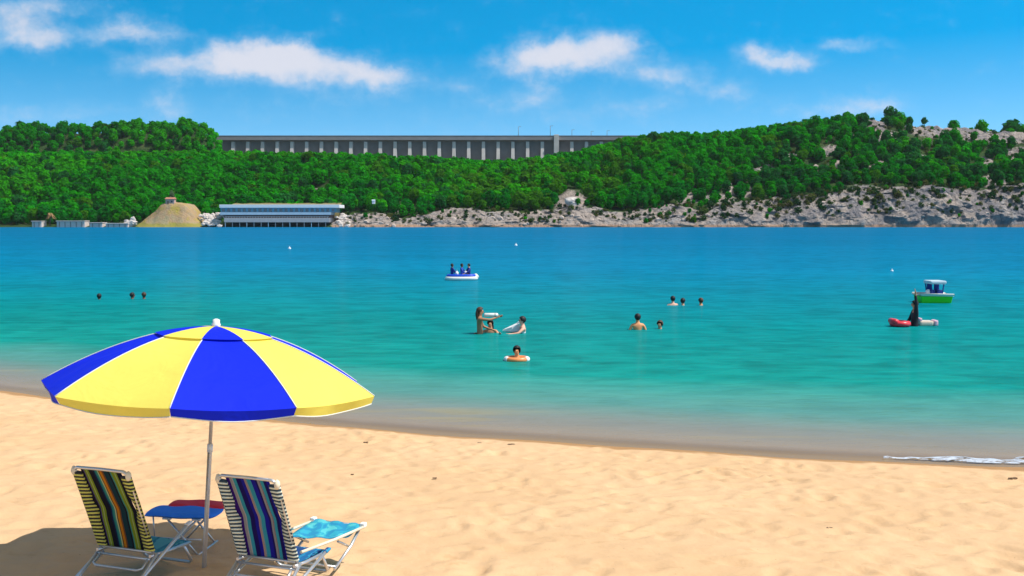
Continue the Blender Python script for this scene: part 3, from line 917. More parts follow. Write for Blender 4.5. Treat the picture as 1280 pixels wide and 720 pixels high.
# low pale landings on the left shore
conc_m = pbr('pale_concrete', (.62, .53, .48), .85, noise=.7, noise_amt=.18, bump=.3, bump_scale=3)
lands = [(40, 52, 275.5, 'short pale concrete landing, first from the left beside the brown dead palm'),
         (71, 106, 275.3, 'longest pale concrete landing, just right of the brown dead palm'),
         (112, 128, 277.5, 'short low pale landing between the longest landing and the thin one'),
         (132, 160, 278.3, 'thin whitish landing wall closest to the ochre mound')]
for (a, c, top, lab) in lands:
    p0 = at_y(a, 283, 593); p1 = at_y(c, 283, 593); zt = float(z_of(top, 593))
    w = p1.x - p0.x; hgt = zt + 2
    t_ = thing('landing', lab, 'landing', ((p0.x + p1.x) / 2, 593, WZ), 0, 'pale landings on the far left shore')
    MB().box((0, 3.2, (zt - WZ) / 2 - .8), (w, 6.4, zt - WZ - .5 + .4), bev=.12).build('wall', conc_m, t_)
    MB().box((0, 3.0, zt - WZ - .45), (w + .5, 7.2, .42), bev=.06).build('deck', pbr('landing_deck', (.6, .54, .5), .8, noise=1.0), t_)
    mb = MB()
    nfend = max(2, int(w / 3))
    for k in range(nfend):
        xx = -w / 2 + (k + .5) * w / nfend
        mb.tube([(xx, -.2, -.5), (xx, -.2, zt - WZ - .6)], .14, 6)
    mb.build('fender_post', pbr('dark_timber', (.12, .09, .07), .9), t_)
# dead brown palm-like tree beside the landings
dp = at_y(62, 279, 597)
t_ = thing('dead_palm', 'brown dead palm with drooping fronds between two pale landings', 'tree', (dp.x, 597, -.2))
MB().tube([(0, 0, -1), (.2, 0, 2), (.6, 0, 5.2)], [.45, .36, .28], 8).build('trunk', bark_m, t_)
mb = MB()
rr = random.Random(2)
for k in range(26):
    a = rr.uniform(0, 6.28); L = rr.uniform(1.8, 3.4); lift = rr.uniform(-.3, 2.6)
    d = Vector((math.cos(a), math.sin(a), 0)); sidev = Vector((-d.y, d.x, 0))
    p0 = Vector((.6, 0, 5.2)); p1 = p0 + d * L * .5 + Vector((0, 0, lift)); p2 = p0 + d * L + Vector((0, 0, lift * .2 - 1.2))
    vs = []
    for p, w in ((p0, .08), (p1, .42), (p2, .05)): vs += [p + sidev * w, p + Vector((0, 0, .12)), p - sidev * w]
    mb.add(vs, [(0, 1, 4, 3), (1, 2, 5, 4), (3, 4, 7, 6), (4, 5, 8, 7)])
mb.build('frond', pbr('dry_frond', (.24, .15, .06), .9), t_)
# pale leaning rock with ochre grass between thin landing and mound
p = at_y(162, 275, 596)
mb = MB(); mb.ball((0, 0, -1.2), (3.6, 2, 2.4), 3, noise=.4, seed=31); mb.ball((1.6, .4, .6), (1.8, 1.3, 1.9), 2, noise=.4, seed=35)
tag(mb.build('boulder', pale_m, loc=(p.x, p.y, p.z - .6)), 'pale leaning boulder at the left foot of the ochre mound', 'boulder', kind='thing')

# ------------------------------------------------------------------ long lakeside building
white_m = pbr('white_paint', (.80, .81, .82), .5, noise=.5, noise_amt=.05)
blue_m = pbr('blue_grey_cladding', (.16, .34, .44), .35, noise=.4, noise_amt=.2)
pblue_m = pbr('pale_blue_cladding', (.50, .60, .68), .5, noise=.4)
brown_m = pbr('brown_wall', (.20, .12, .11), .8, noise=.4, noise_amt=.25)
grey_m = pbr('grey_deck', (.48, .43, .42), .8, noise=.6, noise_amt=.2)
shade_m = pbr('underdeck_shade', (.05, .04, .04), .6)
glass_m = pbr('window_glass', (.05, .09, .12), .1, spec=.8)
Yb = 594.0
def bx(p): return at_y(p, 270, Yb).x
def bz(p): return float(z_of(p, Yb))
xl, xr = bx(275.5), bx(425)
xm = (xl + xr) / 2; wd = xr - xl
bld = thing('lakeside_building', 'long low lakeside building with white roof edge and blue-grey bands over the water', 'building', (xm, Yb, WZ))
def lz(p): return bz(p) - WZ
MB().box((0, 7, (lz(255.8) + lz(259.8)) / 2), (wd, 18, lz(255.8) - lz(259.8)), bev=.1).build('roof', white_m, bld)
xr2 = bx(420) - xm
mb = MB(); mb.box(((-wd / 2 + .3 + xr2) / 2, 6.9, (lz(259.8) + lz(265.5)) / 2 - .01), (xr2 + wd / 2 - .3, 15, lz(259.8) - lz(265.5) - .02))
ub = mb.build('upper_wall', blue_m, bld)
nwin = 22
for k in range(nwin):
    xx = -wd / 2 + 2.0 + k * (xr2 + wd / 2 - 3.5) / (nwin - 1)
    w_ = MB().box((xx, -.66, (lz(260.8) + lz(264.6)) / 2), (1.7, .12, lz(260.8) - lz(264.6))).build('window', glass_m, bld)
xr3 = bx(414) - xm
MB().box(((-wd / 2 + .1 + xr3) / 2, 5.2, (lz(265.5) + lz(268.6)) / 2), (xr3 + wd / 2 - .1, 14, lz(265.5) - lz(268.6) - .04), bev=.05).build('balcony', pblue_m, bld)
MB().box(((-wd / 2 + 1 + xr3) / 2, 7.2, (lz(268.6) + lz(272.3)) / 2), (xr3 + wd / 2 - 2, 13, lz(268.6) - lz(272.3))).build('lower_wall', brown_m, bld)
MB().box(((-wd / 2 + 2 + xr3) / 2, 4.5, (lz(272.3) + lz(278.0)) / 2), (xr3 + wd / 2 - 3, 12.5, lz(272.3) - lz(278.0) - .1), bev=.08).build('deck', grey_m, bld)
for k in range(15):
    xx = -wd / 2 + 3 + k * (xr3 + wd / 2 - 6) / 14
    MB().tube([(xx, -1.0, -1.0), (xx, -1.0, lz(278.0))], .22, 8).build('post', grey_m if k % 3 else white_m, bld)
mb = MB(); mb.box(((-wd / 2 + 3 + xr3) / 2, 8.0, (lz(278.0)) / 2 - .5), (xr3 + wd / 2 - 5, 3, lz(278.0) + .9)); mb.build('shade_block', shade_m, bld)  # near-black block stands in for the shade under the open deck
mb = MB()
for k in range(40):
    xx = -wd / 2 + 2.2 + k * (xr3 + wd / 2 - 4) / 39
    mb.box((xx, -1.7, lz(272.3) + .3), (.08, .08, .9))
mb.box(((-wd / 2 + 2 + xr3) / 2, -1.7, lz(272.3) + .75), (xr3 + wd / 2 - 4, .1, .09)); mb.build('railing', white_m, bld)
# sunlit bank behind the roof
bank_m = pbr('dry_bank', (.20, .17, .07), .95, noise=.2, noise_amt=.3, bump=.6, bump_scale=1.0)
xs = np.linspace(bx(278), bx(418), 60); ys = np.linspace(611, 622, 8)
X, Y = np.meshgrid(xs, ys)
Z = bz(256.0) + (Y - 611) * .12 + .35 * fbm(X / 5, Y / 5, 0, 3)
Z[0] -= 8
tag(grid_mesh('bank', X, Y, Z, bank_m), 'dry grassy bank behind the long white roof', None, None, 'structure')
# pale utility shed in the trees
sp_ = at_y(467, 251, 606)
t_ = thing('shed', 'tiny whitish shed among the trees right of the long lakeside building', 'shed', (sp_.x, 606, float(z_of(254, 606))))
t_.scale = (.65, .65, .65)
MB().box((0, 0, .9), (2.6, 2.2, 3.0), bev=.05).build('wall', white_m, t_)
mb = MB(); mb.add([(-1.6, -1.4, 2.4), (1.6, -1.4, 2.4), (1.6, 1.4, 2.4), (-1.6, 1.4, 2.4), (-1.5, 0, 3.2), (1.5, 0, 3.2)], [(0, 1, 5, 4), (2, 3, 4, 5), (1, 2, 5), (3, 0, 4), (0, 3, 2, 1)])
mb.build('roof', pblue_m, t_)

# ------------------------------------------------------------------ dam
YD = 950.0
def dx(p): return at_y(p, 180, YD).x
def dz(p): return float(z_of(p, YD))
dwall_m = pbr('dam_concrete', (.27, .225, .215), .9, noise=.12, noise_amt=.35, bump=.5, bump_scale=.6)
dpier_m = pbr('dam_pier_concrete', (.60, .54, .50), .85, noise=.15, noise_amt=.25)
ddeck_m = pbr('dam_deck', (.30, .275, .28), .8, noise=.2, noise_amt=.2)
dam = thing('dam', 'long concrete buttress dam with pale piers across the valley', 'dam', (dx(520), YD, 20))
x0, x1 = dx(240) - dam.location.x, dx(830) - dam.location.x
zt = dz(171.5) - 20
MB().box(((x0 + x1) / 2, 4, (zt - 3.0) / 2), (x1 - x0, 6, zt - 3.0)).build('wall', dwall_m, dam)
MB().box(((x0 + x1) / 2, 1.5, zt - 1.6), (x1 - x0, 14, 2.8)).build('roadway', ddeck_m, dam)
mb = MB()
mb.box(((x0 + x1) / 2, -5.3, zt + .3), (x1 - x0, .4, 1.0)); mb.box(((x0 + x1) / 2, -5.3, zt + 1.0), (x1 - x0, .7, .25)); mb.build('parapet', dwall_m, dam)
px = 292.5 - 18.35
k = 0
while px < 800:
    if abs(px - 695) > 9:
        xx = dx(px) - dam.location.x
        mb = MB()
        tp = zt - 4.2
        # tapered buttress: widens towards the foot on the downstream face
        mb.add([(xx - 1.9, 0.9, -5), (xx + 1.9, .9, -5), (xx - 1.9, -13, -5), (xx + 1.9, -13, -5),
                (xx - 1.45, .9, tp), (xx + 1.45, .9, tp), (xx - 1.45, -3.4, tp), (xx + 1.45, -3.4, tp)],
               [(0, 2, 3, 1), (4, 5, 7, 6), (0, 4, 6, 2), (1, 3, 7, 5), (2, 6, 7, 3), (0, 1, 5, 4)])
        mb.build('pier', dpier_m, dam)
    px += 18.35
xx = dx(695) - dam.location.x
MB().box((xx, -3.2, (dz(169) - 20) / 2), (4.4, 9, dz(169) - 20), bev=.2).build('tower', dpier_m, dam)
# arched bay faces between piers
mb = MB()
for px, w in [(500, 6), (517, 5), (572, 6), (663, 5), (390, 4)]:
    pass
lamp_m = pbr('lamp_metal', (.16, .16, .18), .5)
for (px, top, lab) in [(648, 157, 'slender mast on the dam crest, first from the left of the group above the piers'), (688, 156, 'tallest mast on the dam crest just left of the pale tower'),
                       (715, 161, 'short mast on the dam crest just right of the pale tower'), (739, 163, 'very short mast on the crest between two others right of the tower'),
                       (759, 162, 'short mast on the dam crest closest to the right-hand hill')]:
    hh = dz(top) - dz(171)
    t_ = thing('mast', lab, 'mast', (dx(px), YD + 2, dz(171.5) - .2), 0, 'masts on the dam crest')
    MB().tube([(0, 0, 0), (0, 0, hh)], [.30, .16], 6).build('pole', lamp_m, t_)
    mb = MB(); mb.tube([(0, 0, hh * .9), (.9, 0, hh), (1.8, 0, hh * 1.0)], .12, 5); mb.box((1.9, 0, hh - .08), (1.0, .4, .25)); mb.build('lamp_head', lamp_m, t_)

# ------------------------------------------------------------------ umbrella
def fabric(name, col, trans=.25, rough=.8):
    return pbr(name, col, rough, spec=.2, noise=30, noise_amt=.04, bump=.15, bump_scale=700, trans=trans)
def canopy_cloth(name, col, trans):
    m, t, out = new_mat(name)
    co = t.n('ShaderNodeTexCoord').outputs['Object']
    big = t.noise(co, 3.5, 3, .5, .6); weave = t.noise(co, 260, 2)
    hs = t.n('ShaderNodeHueSaturation', ins={'Value': t.m('ADD', t.m('MULTIPLY_ADD', big, .16, .90), t.m('MULTIPLY_ADD', weave, .10, -.05)), 'Color': (*col, 1)})
    b = t.n('ShaderNodeBsdfPrincipled', ins={'Base Color': hs, 'Roughness': .75, 'Specular IOR Level': .2})
    bp = t.n('ShaderNodeBump', ins={'Strength': .6, 'Distance': .03, 'Height': t.m('ADD', big, t.m('MULTIPLY', weave, .02))})
    t.set(b, 'Normal', bp)
    tr = t.n('ShaderNodeBsdfTranslucent', ins={'Color': hs})
    t.set(out, 'Surface', t.n('ShaderNodeMixShader', ins={0: trans, 1: b, 2: tr}))
    return m
ublue = canopy_cloth('blue_canopy_fabric', (.0015, .018, .70), .12)
uyel = canopy_cloth('yellow_canopy_fabric', (.88, .78, .15), .28)
upipe = fabric('white_piping', (.75, .76, .72), .1)
alu = pbr('brushed_aluminium', (.62, .63, .65), .35, metal=.75, noise=20, noise_amt=.06)
polem = pbr('pole_metal', (.66, .60, .55), .4, metal=.3, noise=20, noise_amt=.06)
whitepl = pbr('white_plastic', (.8, .8, .8), .4)
base = on_z(255, 711, 0.0)
base.z = float(beach_z(np.array(base.x), np.array(base.y)))
apex = at_y(270, 409, base.y + .06)
umb = thing('beach_umbrella', 'large blue and yellow striped beach umbrella standing in the sand', 'beach umbrella', base)
L = (apex - base)
axis = L.normalized()
H = L.length
# canopy frame: axis tilted a little with the pole
q = Vector((0, 0, 1)).rotation_difference((axis + Vector((-0.008, 0.012, 0))).normalized())
RAD = 1.20
RIBS = [R(v + 16.5) for v in (-13, 25, 68, 112, 160, 212, 261, 305)]     # hand-stretched canopy: the gaps differ a little
def prof(s): return -0.432 * s ** 1.8
def cpt(k, s, lift=0.0):
    """point on rib k (k may be fractional: between ribs fabric is a chord)"""
    k0 = math.floor(k); f = k - k0
    def rib(j):
        a = RIBS[j % 8]          # angle from the camera side
        return Vector((math.sin(a) * RAD * s, -math.cos(a) * RAD * s, prof(s)))
    p = rib(k0) * (1 - f) + rib(k0 + 1) * f
    bulge = 4 * f * (1 - f)
    p.z -= 0.020 * bulge * s          # fabric sags between ribs
    rr = Vector((p.x, p.y, 0)); 
    if rr.length > 0: p -= rr.normalized() * 0.012 * bulge * s
    p.z += lift
    return Vector(L) + q @ p
for k in range(8):
    blue = (k % 2 == 0)
    m = ublue if blue else uyel
    NR, NA = 18, 12
    vs = []; fs = []
    for i in range(NR + 1):
        s = max(0.015, i / NR)
        for j in range(NA + 1): vs.append(cpt(k + j / NA, s))
    for i in range(NR):
        for j in range(NA):
            a = i * (NA + 1) + j
            fs.append((a, a + NA + 1, a + NA + 2, a + 1))
    mb = MB(); mb.add(vs, fs, True)
    pan = mb.build('canopy_panel', m, umb)
    pan['label'] = 'blue canopy panel' if blue else 'yellow canopy panel'
    # valance
    vs = []; fs = []
    for i in range(5):
        for j in range(NA + 1):
            f = j / NA
            p = cpt(k + f, 1.0)
            out_ = Vector((p.x - L.x, p.y - L.y, 0)).normalized()
            drop = (0.056 + 0.016 * math.sin(f * math.pi)) * (i / 4) ** 1.0
            wave = 0.010 * math.sin(f * 9 + k * 2.1) * (i / 4)
            inset = 0.030 * (i / 4) + 0.0 
            if blue is False: pass
            p = p + q @ Vector((0, 0, -drop)) - out_ * (inset + wave)
            vs.append(p)
    for i in range(4):
        for j in range(NA):
            a = i * (NA + 1) + j
            fs.append((a, a + NA + 1, a + NA + 2, a + 1))
    mb = MB(); mb.add(vs, fs, True)
    mb.build('valance', m, pan)
    hem = vs[4 * (NA + 1):]
    mb = MB(); mb.tube(hem, .0045, 6); mb.build('piping', upipe, pan)
    # seam piping along the rib
    mb = MB(); mb.tube([cpt(k, max(.02, i / 18), .003) for i in range(19)], .0042, 6); mb.build('seam', upipe, pan)
    # vent flap
    vs = []; fs = []
    for i in range(7):
        s = max(.015, .36 * i / 6)
        for j in range(NA + 1):
            f = j / NA
            vs.append(cpt(k + f, s, .008 + .006 * (i / 6) + .004 * math.sin(f * math.pi) * (i / 6)))
    for i in range(6):
        for j in range(NA):
            a = i * (NA + 1) + j
            fs.append((a, a + NA + 1, a + NA + 2, a + 1))
    mb = MB(); mb.add(vs, fs, True); mb.build('vent_flap', m, pan)
    # rib under the fabric
    mb = MB(); mb.tube([cpt(k, i / 8 * .985 + .01, -.010) for i in range(9)], .004, 6)
    mb.tube([cpt(k, .45, -.012), Vector(L) + q @ Vector((0, 0, -.42))], .0035, 6)
    mb.build('rib', alu, umb)
MB().tube([axis * -.25, axis * (H * .5), axis * (H * .5)], .0165, 14).build('lower_pole', polem, umb)
MB().tube([axis * (H * .5), axis * (H - .01)], .0135, 14).build('upper_pole', polem, umb)
mb = MB(); mb.tube([axis * (H * .5 - .03), axis * (H * .5 + .03)], .021, 12); mb.build('pole_clamp', whitepl, umb)
mb = MB(); c_ = Vector(L)
mb.tube([c_ + axis * .0, c_ + axis * .02, c_ + axis * .035, c_ + axis * .055, c_ + axis * .062], [.03, .034, .026, .026, .008], 12); mb.build('finial', whitepl, umb)
mb = MB(); mb.tube([c_ + axis * -.45, c_ + axis * -.39], .026, 12); mb.build('hub', whitepl, umb)

# ------------------------------------------------------------------ beach chairs
def stripe_mat(name, stops, width=.36, warp=0.004):
    m, t, out = new_mat(name)
    co = t.n('ShaderNodeTexCoord').outputs['Object']
    s = t.n('ShaderNodeSeparateXYZ', ins={0: co})
    nz = t.noise(co, 5.0, 2)
    x = t.m('ADD', s.outputs[0], t.m('MULTIPLY', t.m('SUBTRACT', nz, .5), warp * 2))
    f = t.m('ADD', t.m('DIVIDE', x, width), .5)
    c = t.ramp(f, stops, 'CONSTANT')
    fine = t.noise(t.n('ShaderNodeMapping', ins={'Vector': co, 'Scale': (1, 6, 6)}), 120, 2)
    hs = t.n('ShaderNodeHueSaturation', ins={'Value': t.m('MULTIPLY_ADD', fine, .5, .75), 'Color': c})
    b = t.n('ShaderNodeBsdfPrincipled', ins={'Base Color': hs, 'Roughness': .85, 'Specular IOR Level': .2})
    t.set(b, 'Normal', t.n('ShaderNodeBump', ins={'Strength': .3, 'Distance': .002, 'Height': fine}))
    tr = t.n('ShaderNodeBsdfTranslucent'); t.set(tr, 'Color', hs)
    t.set(out, 'Surface', t.n('ShaderNodeMixShader', ins={0: .35, 1: b, 2: tr}))
    return m
BK = (.012, .012, .025); NV = (.010, .018, .07); GR = (.24, .33, .03); TL = (.05, .30, .28); OR = (.62, .24, .015); DG = (.01, .05, .07); LG = (.42, .52, .20)
left_f = stripe_mat('dark_stripe_fabric', [(0, BK), (.08, (.10, .06, .22)), (.10, GR), (.135, LG), (.155, GR), (.20, BK), (.30, NV), (.335, (.02, .2, .22)), (.36, TL), (.40, (.55, .6, .3)), (.43, BK), (.45, OR), (.51, (.2, .08, .03)),
                                           (.54, DG), (.66, BK), (.70, TL), (.73, GR), (.79, LG), (.81, GR), (.85, BK), (.93, NV)])
PU = (.035, .006, .20); IN = (.012, .006, .13); CY = (.04, .33, .45); GY = (.30, .30, .33); BL = (.012, .012, .34)
right_f = stripe_mat('navy_stripe_fabric', [(0, PU), (.10, GY), (.15, (.45, .42, .4)), (.17, CY), (.25, IN), (.34, BL), (.42, (.5, .3, .2)), (.44, GY), (.48, CY), (.56, BL), (.66, IN), (.70, GY), (.745, (.3, .14, .12)), (.76, CY), (.83, IN), (.90, BL)])
teal_f = pbr('teal_cloth', (.02, .36, .52), .85, noise=9, noise_amt=.35, trans=.25)
def patch_mat(name, a, b_, c_):
    m, t, out = new_mat(name)
    co = t.n('ShaderNodeTexCoord').outputs['Object']
    n = t.noise(co, 9, 2, .5, 1.0)
    c = t.ramp(n, [(0, a), (.45, b_), (.56, c_)], 'CONSTANT')
    b = t.n('ShaderNodeBsdfPrincipled', ins={'Base Color': c, 'Roughness': .85})
    tr = t.n('ShaderNodeBsdfTranslucent'); t.set(tr, 'Color', c)
    t.set(out, 'Surface', t.n('ShaderNodeMixShader', ins={0: .25, 1: b, 2: tr}))
    return m
rest_f = patch_mat('teal_print_cloth', (.02, .30, .55), (.03, .42, .60), (.10, .58, .66))
seat_f = patch_mat('blue_print_cloth', (.01, .16, .42), (.02, .34, .60), (.01, .07, .25))
seat_l = patch_mat('pale_blue_print_cloth', (.04, .34, .50), (.02, .22, .42), (.10, .45, .60))
lace_l = [pbr('yellow_lacing', (.62, .60, .12), .6), pbr('black_lacing', (.015, .015, .02), .6)]
lace_r = [pbr('white_lacing', (.66, .72, .62), .6), pbr('dark_lacing', (.02, .05, .08), .6)]
endcap_m = pbr('cream_cord', (.75, .66, .50), .7)

def beach_chair(px, py, rz, label, fabric_m, seat_m, lace, legrest, arm_h):
    gz = 0.0
    for _ in range(8):
        p = on_z(px, py, 0.2 + gz)
        gz = float(beach_z(np.array(p.x), np.array(p.y)))
    p.z = gz
    # lift so that back foot of the backrest (0.2 above sand) projects where the photo has it
    t_ = thing('beach_chair', label, 'beach chair', p, rz)
    W = .225; zb = .21; TOP = Vector((0, -.245, zb + .63))
    r_ = .0115
    A = Vector((0, 0, zb))
    # back frame: two rails joined over the top with rounded corners
    pts = []
    def bk(x, s): return Vector((x, 0, 0)) + A.lerp(TOP, s)
    pts = [bk(-W, -.02), bk(-W, .5), bk(-W, .93), bk(-W * .97, .975), bk(-W * .86, 1.0), bk(0, 1.005), bk(W * .86, 1.0), bk(W * .97, .975), bk(W, .93), bk(W, .5), bk(W, -.02)]
    mb = MB(); mb.tube(pts, r_, 10); mb.tube([bk(-W, .02), bk(W, .02)], r_ * .8, 8)
    mb.build('back_frame', alu, t_)
    # back fabric, sagging forward
    FW = .168
    NXx, NZz = 24, 26
    for side, nm in ((1, 'backrest'),):
        vs = []; fs = []
        for i in range(NZz + 1):
            s = .03 + .975 * i / NZz
            for j in range(NXx + 1):
                x = -FW + 2 * FW * j / NXx
                sag = .035 * math.sin(s * math.pi) * (1 - (x / FW) ** 2 * .4) + .012 * math.exp(-((s - .5) / .08) ** 2)
                pt = bk(x, s); pt.y += sag; pt.x += -.007 * math.exp(-((s - .58) / .12) ** 2)
                pt.z += -.004 * math.cos(j * 1.1)
                vs.append(pt)
        for i in range(NZz):
            for j in range(NXx):
                a = i * (NXx + 1) + j
                fs.append((a, a + 1, a + NXx + 2, a + NXx + 1))
        mb = MB(); mb.add(vs, fs, True)
        ob = mb.build(nm, fabric_m, t_)
        so = ob.modifiers.new('thickness', 'SOLIDIFY'); so.thickness = .004
        hem = [bk(-FW + 2 * FW * j / NXx, 1.008) for j in range(NXx + 1)]
        MB().tube(hem, .007, 6).build('top_hem', lace[0] if not legrest else pbr('pale_hem', (.6, .62, .66), .8), ob)
    # lacing wraps round each rail
    n = 21
    for sx in (-1, 1):
        mb = MB()
        for i in range(n):
            s = .05 + .86 * i / (n - 1)
            for c in (0, 1):
                s2 = s + c * .86 / (n - 1) * .5
                w = .86 * .67 / (n - 1) * .34
                sag = .040 * math.sin(s2 * math.pi) * .6 + .030 * math.exp(-((s2 - .55) / .12) ** 2)
                a = bk(sx * (FW - .004), s2); a.y += sag - .004
                b_ = bk(sx * W, s2 + .006); b_.y -= r_ + .002
                c3 = bk(sx * (W + r_ + .004), s2 + .008)
                d_ = bk(sx * W, s2 + .006); d_.y += r_ + .004
                mb.tube([a, a.lerp(b_, .5), b_, c3, d_, a + Vector((0, .008, 0))], [w, w * 1.05, w, w, w, w], 6, mi=c)
        mb.build('lacing', lace, t_)
        MB().ball(bk(sx * (W + .002), .955) + Vector((0, -.002, 0)), (.021, .021, .034), 2, noise=.12, seed=sx + 3).build('cord_knot', endcap_m, t_)
    # seat frame
    seat_end = .40
    zs = .175
    mb = MB()
    for sx in (-1, 1): mb.tube([(sx * W, -.04, zb - .005), (sx * W, .1, zb - .02), (sx * W, seat_end, zs)], r_, 10)
    mb.tube([(-W, seat_end, zs), (W, seat_end, zs)], r_, 10)
    mb.build('seat_frame', alu, t_)
    vs = []; fs = []
    NN = 14
    y_end = seat_end
    for i in range(NN + 1):
        f = i / NN
        for j in range(NN + 1):
            x = -W + 2 * W * j / NN
            sag = .05 * math.sin(f * math.pi) * (1 - (x / W) ** 2 * .6)
            vs.append(Vector((x, .02 + f * (y_end - .02), zb - .012 + f * (zs - zb + .012) + .012 - sag)))
    for i in range(NN):
        for j in range(NN):
            a = i * (NN + 1) + j; fs.append((a, a + 1, a + NN + 2, a + NN + 1))
    mb = MB(); mb.add(vs, fs, True); ob = mb.build('seat', seat_m, t_); so = ob.modifiers.new('thickness', 'SOLIDIFY'); so.thickness = .004
    # rear leg: wide U resting on the sand behind the chair
    def U(pts, r, name):
        mb = MB(); mb.tube(pts, r, 10); mb.build(name, alu, t_)
    g = .012
    U([(-W - .012, .02, zb), (-W - .02, -.20, .06), (-W - .015, -.25, g + .01), (-W + .02, -.262, g), (W - .02, -.262, g), (W + .015, -.25, g + .01), (W + .02, -.20, .06), (W + .012, .02, zb)], r_, 'rear_leg')
    # inner support loop
    U([(-W + .028, -.01, zb - .02), (-W + .02, -.10, .135), (-W + .05, -.115, .125), (W - .05, -.115, .125), (W - .02, -.10, .135), (W - .028, -.01, zb - .02)], r_ * .9, 'support_loop')
    U([(-W, -.03, zb - .03), (W, -.03, zb - .03)], r_ * .8, 'stretcher')
    # front leg
    U([(-W + .016, seat_end - .06, zs), (-W + .016, seat_end + .03, g + .02), (-W + .04, seat_end + .045, g), (W - .04, seat_end + .045, g), (W - .016, seat_end + .03, g + .02), (W - .016, seat_end - .06, zs)], r_, 'front_leg')
    # side struts that run up to the arm ends
    for sx in (-1, 1):
        mb = MB(); mb.tube([(sx * (W + .028), -.30, .02), (sx * (W + .030), .34, arm_h)], r_ * 1.05, 10); 
        mb.build('side_strut', alu, t_)
        MB().box((sx * (W + .030), .345, arm_h + .004), (.034, .06, .016), Matrix.Rotation(R(12), 3, 'X'), bev=.006).build('armrest', whitepl if not legrest else seat_m, t_)
    if legrest:
        e0, e1 = seat_end + .02, .95
        z0, z1 = zs, .205
        for sx in (-1, 1):
            mb = MB(); mb.tube([(sx * W, .05, .275), (sx * W, .5, .23), (sx * W, e1, z1 - .006)], r_ * .9, 10); mb.build('rail', endcap_m, t_)
            mb = MB(); mb.tube([(sx * (W - .02), e1 - .02, z1), (sx * (W - .02), e1 - .17, .10), (sx * (W - .02), e1 - .42, .0)], r_, 10)
            mb.build('leg', alu, t_)
            mb = MB(); mb.tube([(sx * (W - .045), e1 - .32, z1 - .03), (sx * (W - .045), e1 - .14, .08)], r_ * .8, 8); mb.build('brace', alu, t_)
            MB().box((sx * (W - .008), e1 + .004, z1 + .008), (.04, .05, .035), bev=.008).build('end_cap', whitepl, t_)
        mb = MB(); mb.tube([(-W, e1, z1), (W, e1, z1)], r_, 10); mb.build('legrest_bar', alu, t_)
        mb = MB(); mb.tube([(-W + .02, e1 - .40, .012), (W - .02, e1 - .40, .012)], r_ * .8, 8); mb.build('foot_bar', alu, t_)
        vs = []; fs = []
        for i in range(NN + 1):
            f = i / NN
            for j in range(NN + 1):
                x = -(W - .01) + 2 * (W - .01) * j / NN
                k = (x / W)
                sag = .035 * math.sin(f * math.pi) * (1 - k * k * .5) + .006 * math.sin(j * 1.3 + i * .6)
                y0 = .50 + .14 * (k + 1) / 2
                vs.append(Vector((x, y0 + f * (e1 - y0), z0 + .028 + f * (z1 - z0 - .014) - sag)))
        for i in range(NN):
            for j in range(NN):
                a = i * (NN + 1) + j; fs.append((a, a + 1, a + NN + 2, a + NN + 1))
        mb = MB(); mb.add(vs, fs, True); ob = mb.build('legrest', rest_f, t_); so = ob.modifiers.new('thickness', 'SOLIDIFY'); so.thickness = .004
    return t_
beach_chair(159, 690, R(-20), 'beach chair with dark green and orange striped back laced in yellow cord', left_f, seat_l, lace_l, False, .33)
beach_chair(336, 702, R(-20), 'beach chair with navy and teal striped back and teal legrest', right_f, seat_f, lace_r, True, .20)

# ------------------------------------------------------------------ folding table with blue and red cloth top
tp0 = at_y(237, 650, 7.92)
tx, ty = (at_y(236, 650, 8.05).x), 8.05
gz = float(beach_z(np.array(tx), np.array(ty)))
tb = thing('folding_table', 'low folding table with blue and red cloth top between the two chairs', 'table', (tx, ty, gz), R(-8))
TH = .315
bluec = pbr('blue_cloth', (.015, .20, .90), .7, noise=12, noise_amt=.15, bump=.2, bump_scale=40)
redc = pbr('red_cloth', (.62, .02, .05), .7, noise=12, noise_amt=.15, bump=.2, bump_scale=40)
TW, TD = .29, .21
def soft_top(name, y0, y1, m, lift, x0=-TW, x1=TW, th=.03):
    NX, NY = 28, 12
    vs = []; fs = []
    for lay in (1, 0):
        for i in range(NY + 1):
            for j in range(NX + 1):
                u_ = j / NX * 2 - 1; v_ = i / NY * 2 - 1
                ex = max(0, 1 - abs(u_) ** 8) ** .5 ; ey = max(0, 1 - abs(v_) ** 6) ** .5
                z = lift + (th * .5 * ex * ey * (1 if lay else -1)) + .004 * math.sin(u_ * 5 + v_ * 2)
                vs.append(((x0 + x1) / 2 + (x1 - x0) / 2 * u_ * (1 - .10 * v_ * v_ * abs(u_)), (y0 + y1) / 2 + (y1 - y0) / 2 * v_, z))
    n1 = (NX + 1) * (NY + 1)
    for i in range(NY):
        for j in range(NX):
            a = i * (NX + 1) + j
            fs.append((a, a + 1, a + NX + 2, a + NX + 1)); fs.append((n1 + a, n1 + a + NX + 1, n1 + a + NX + 2, n1 + a + 1))
    mb = MB(); mb.add(vs, fs, True)
    return mb.build(name, m, tb)
soft_top('tabletop', -TD, TD * .35, bluec, TH, th=.042)
rp = soft_top('tabletop_cover', TD * .05, TD, redc, TH + .012, -TW * .70, TW * .98, .034)
rp['label'] = 'red rear half of the table top'
for sy in (-1, 1):
    y = sy * (TD - .05)
    mb = MB(); mb.tube([(-.10, y, TH - .03), (.15, y, .0)], .009, 8); mb.build('leg', alu, tb)
    mb = MB(); mb.tube([(.14, y + .02, TH - .03), (-.13, y + .02, .0)], .009, 8); mb.build('leg', alu, tb)
    MB().box((-.10, y, TH - .028), (.07, .03, .016), bev=.004).build('bracket', whitepl, tb)
    MB().box((.14, y, TH - .028), (.07, .03, .016), bev=.004).build('bracket', whitepl, tb)
mb = MB(); mb.tube([(-.22, -TD + .06, TH - .02), (-.22, -TD + .08, .10)], .006, 6); mb.build('rod', alu, tb)
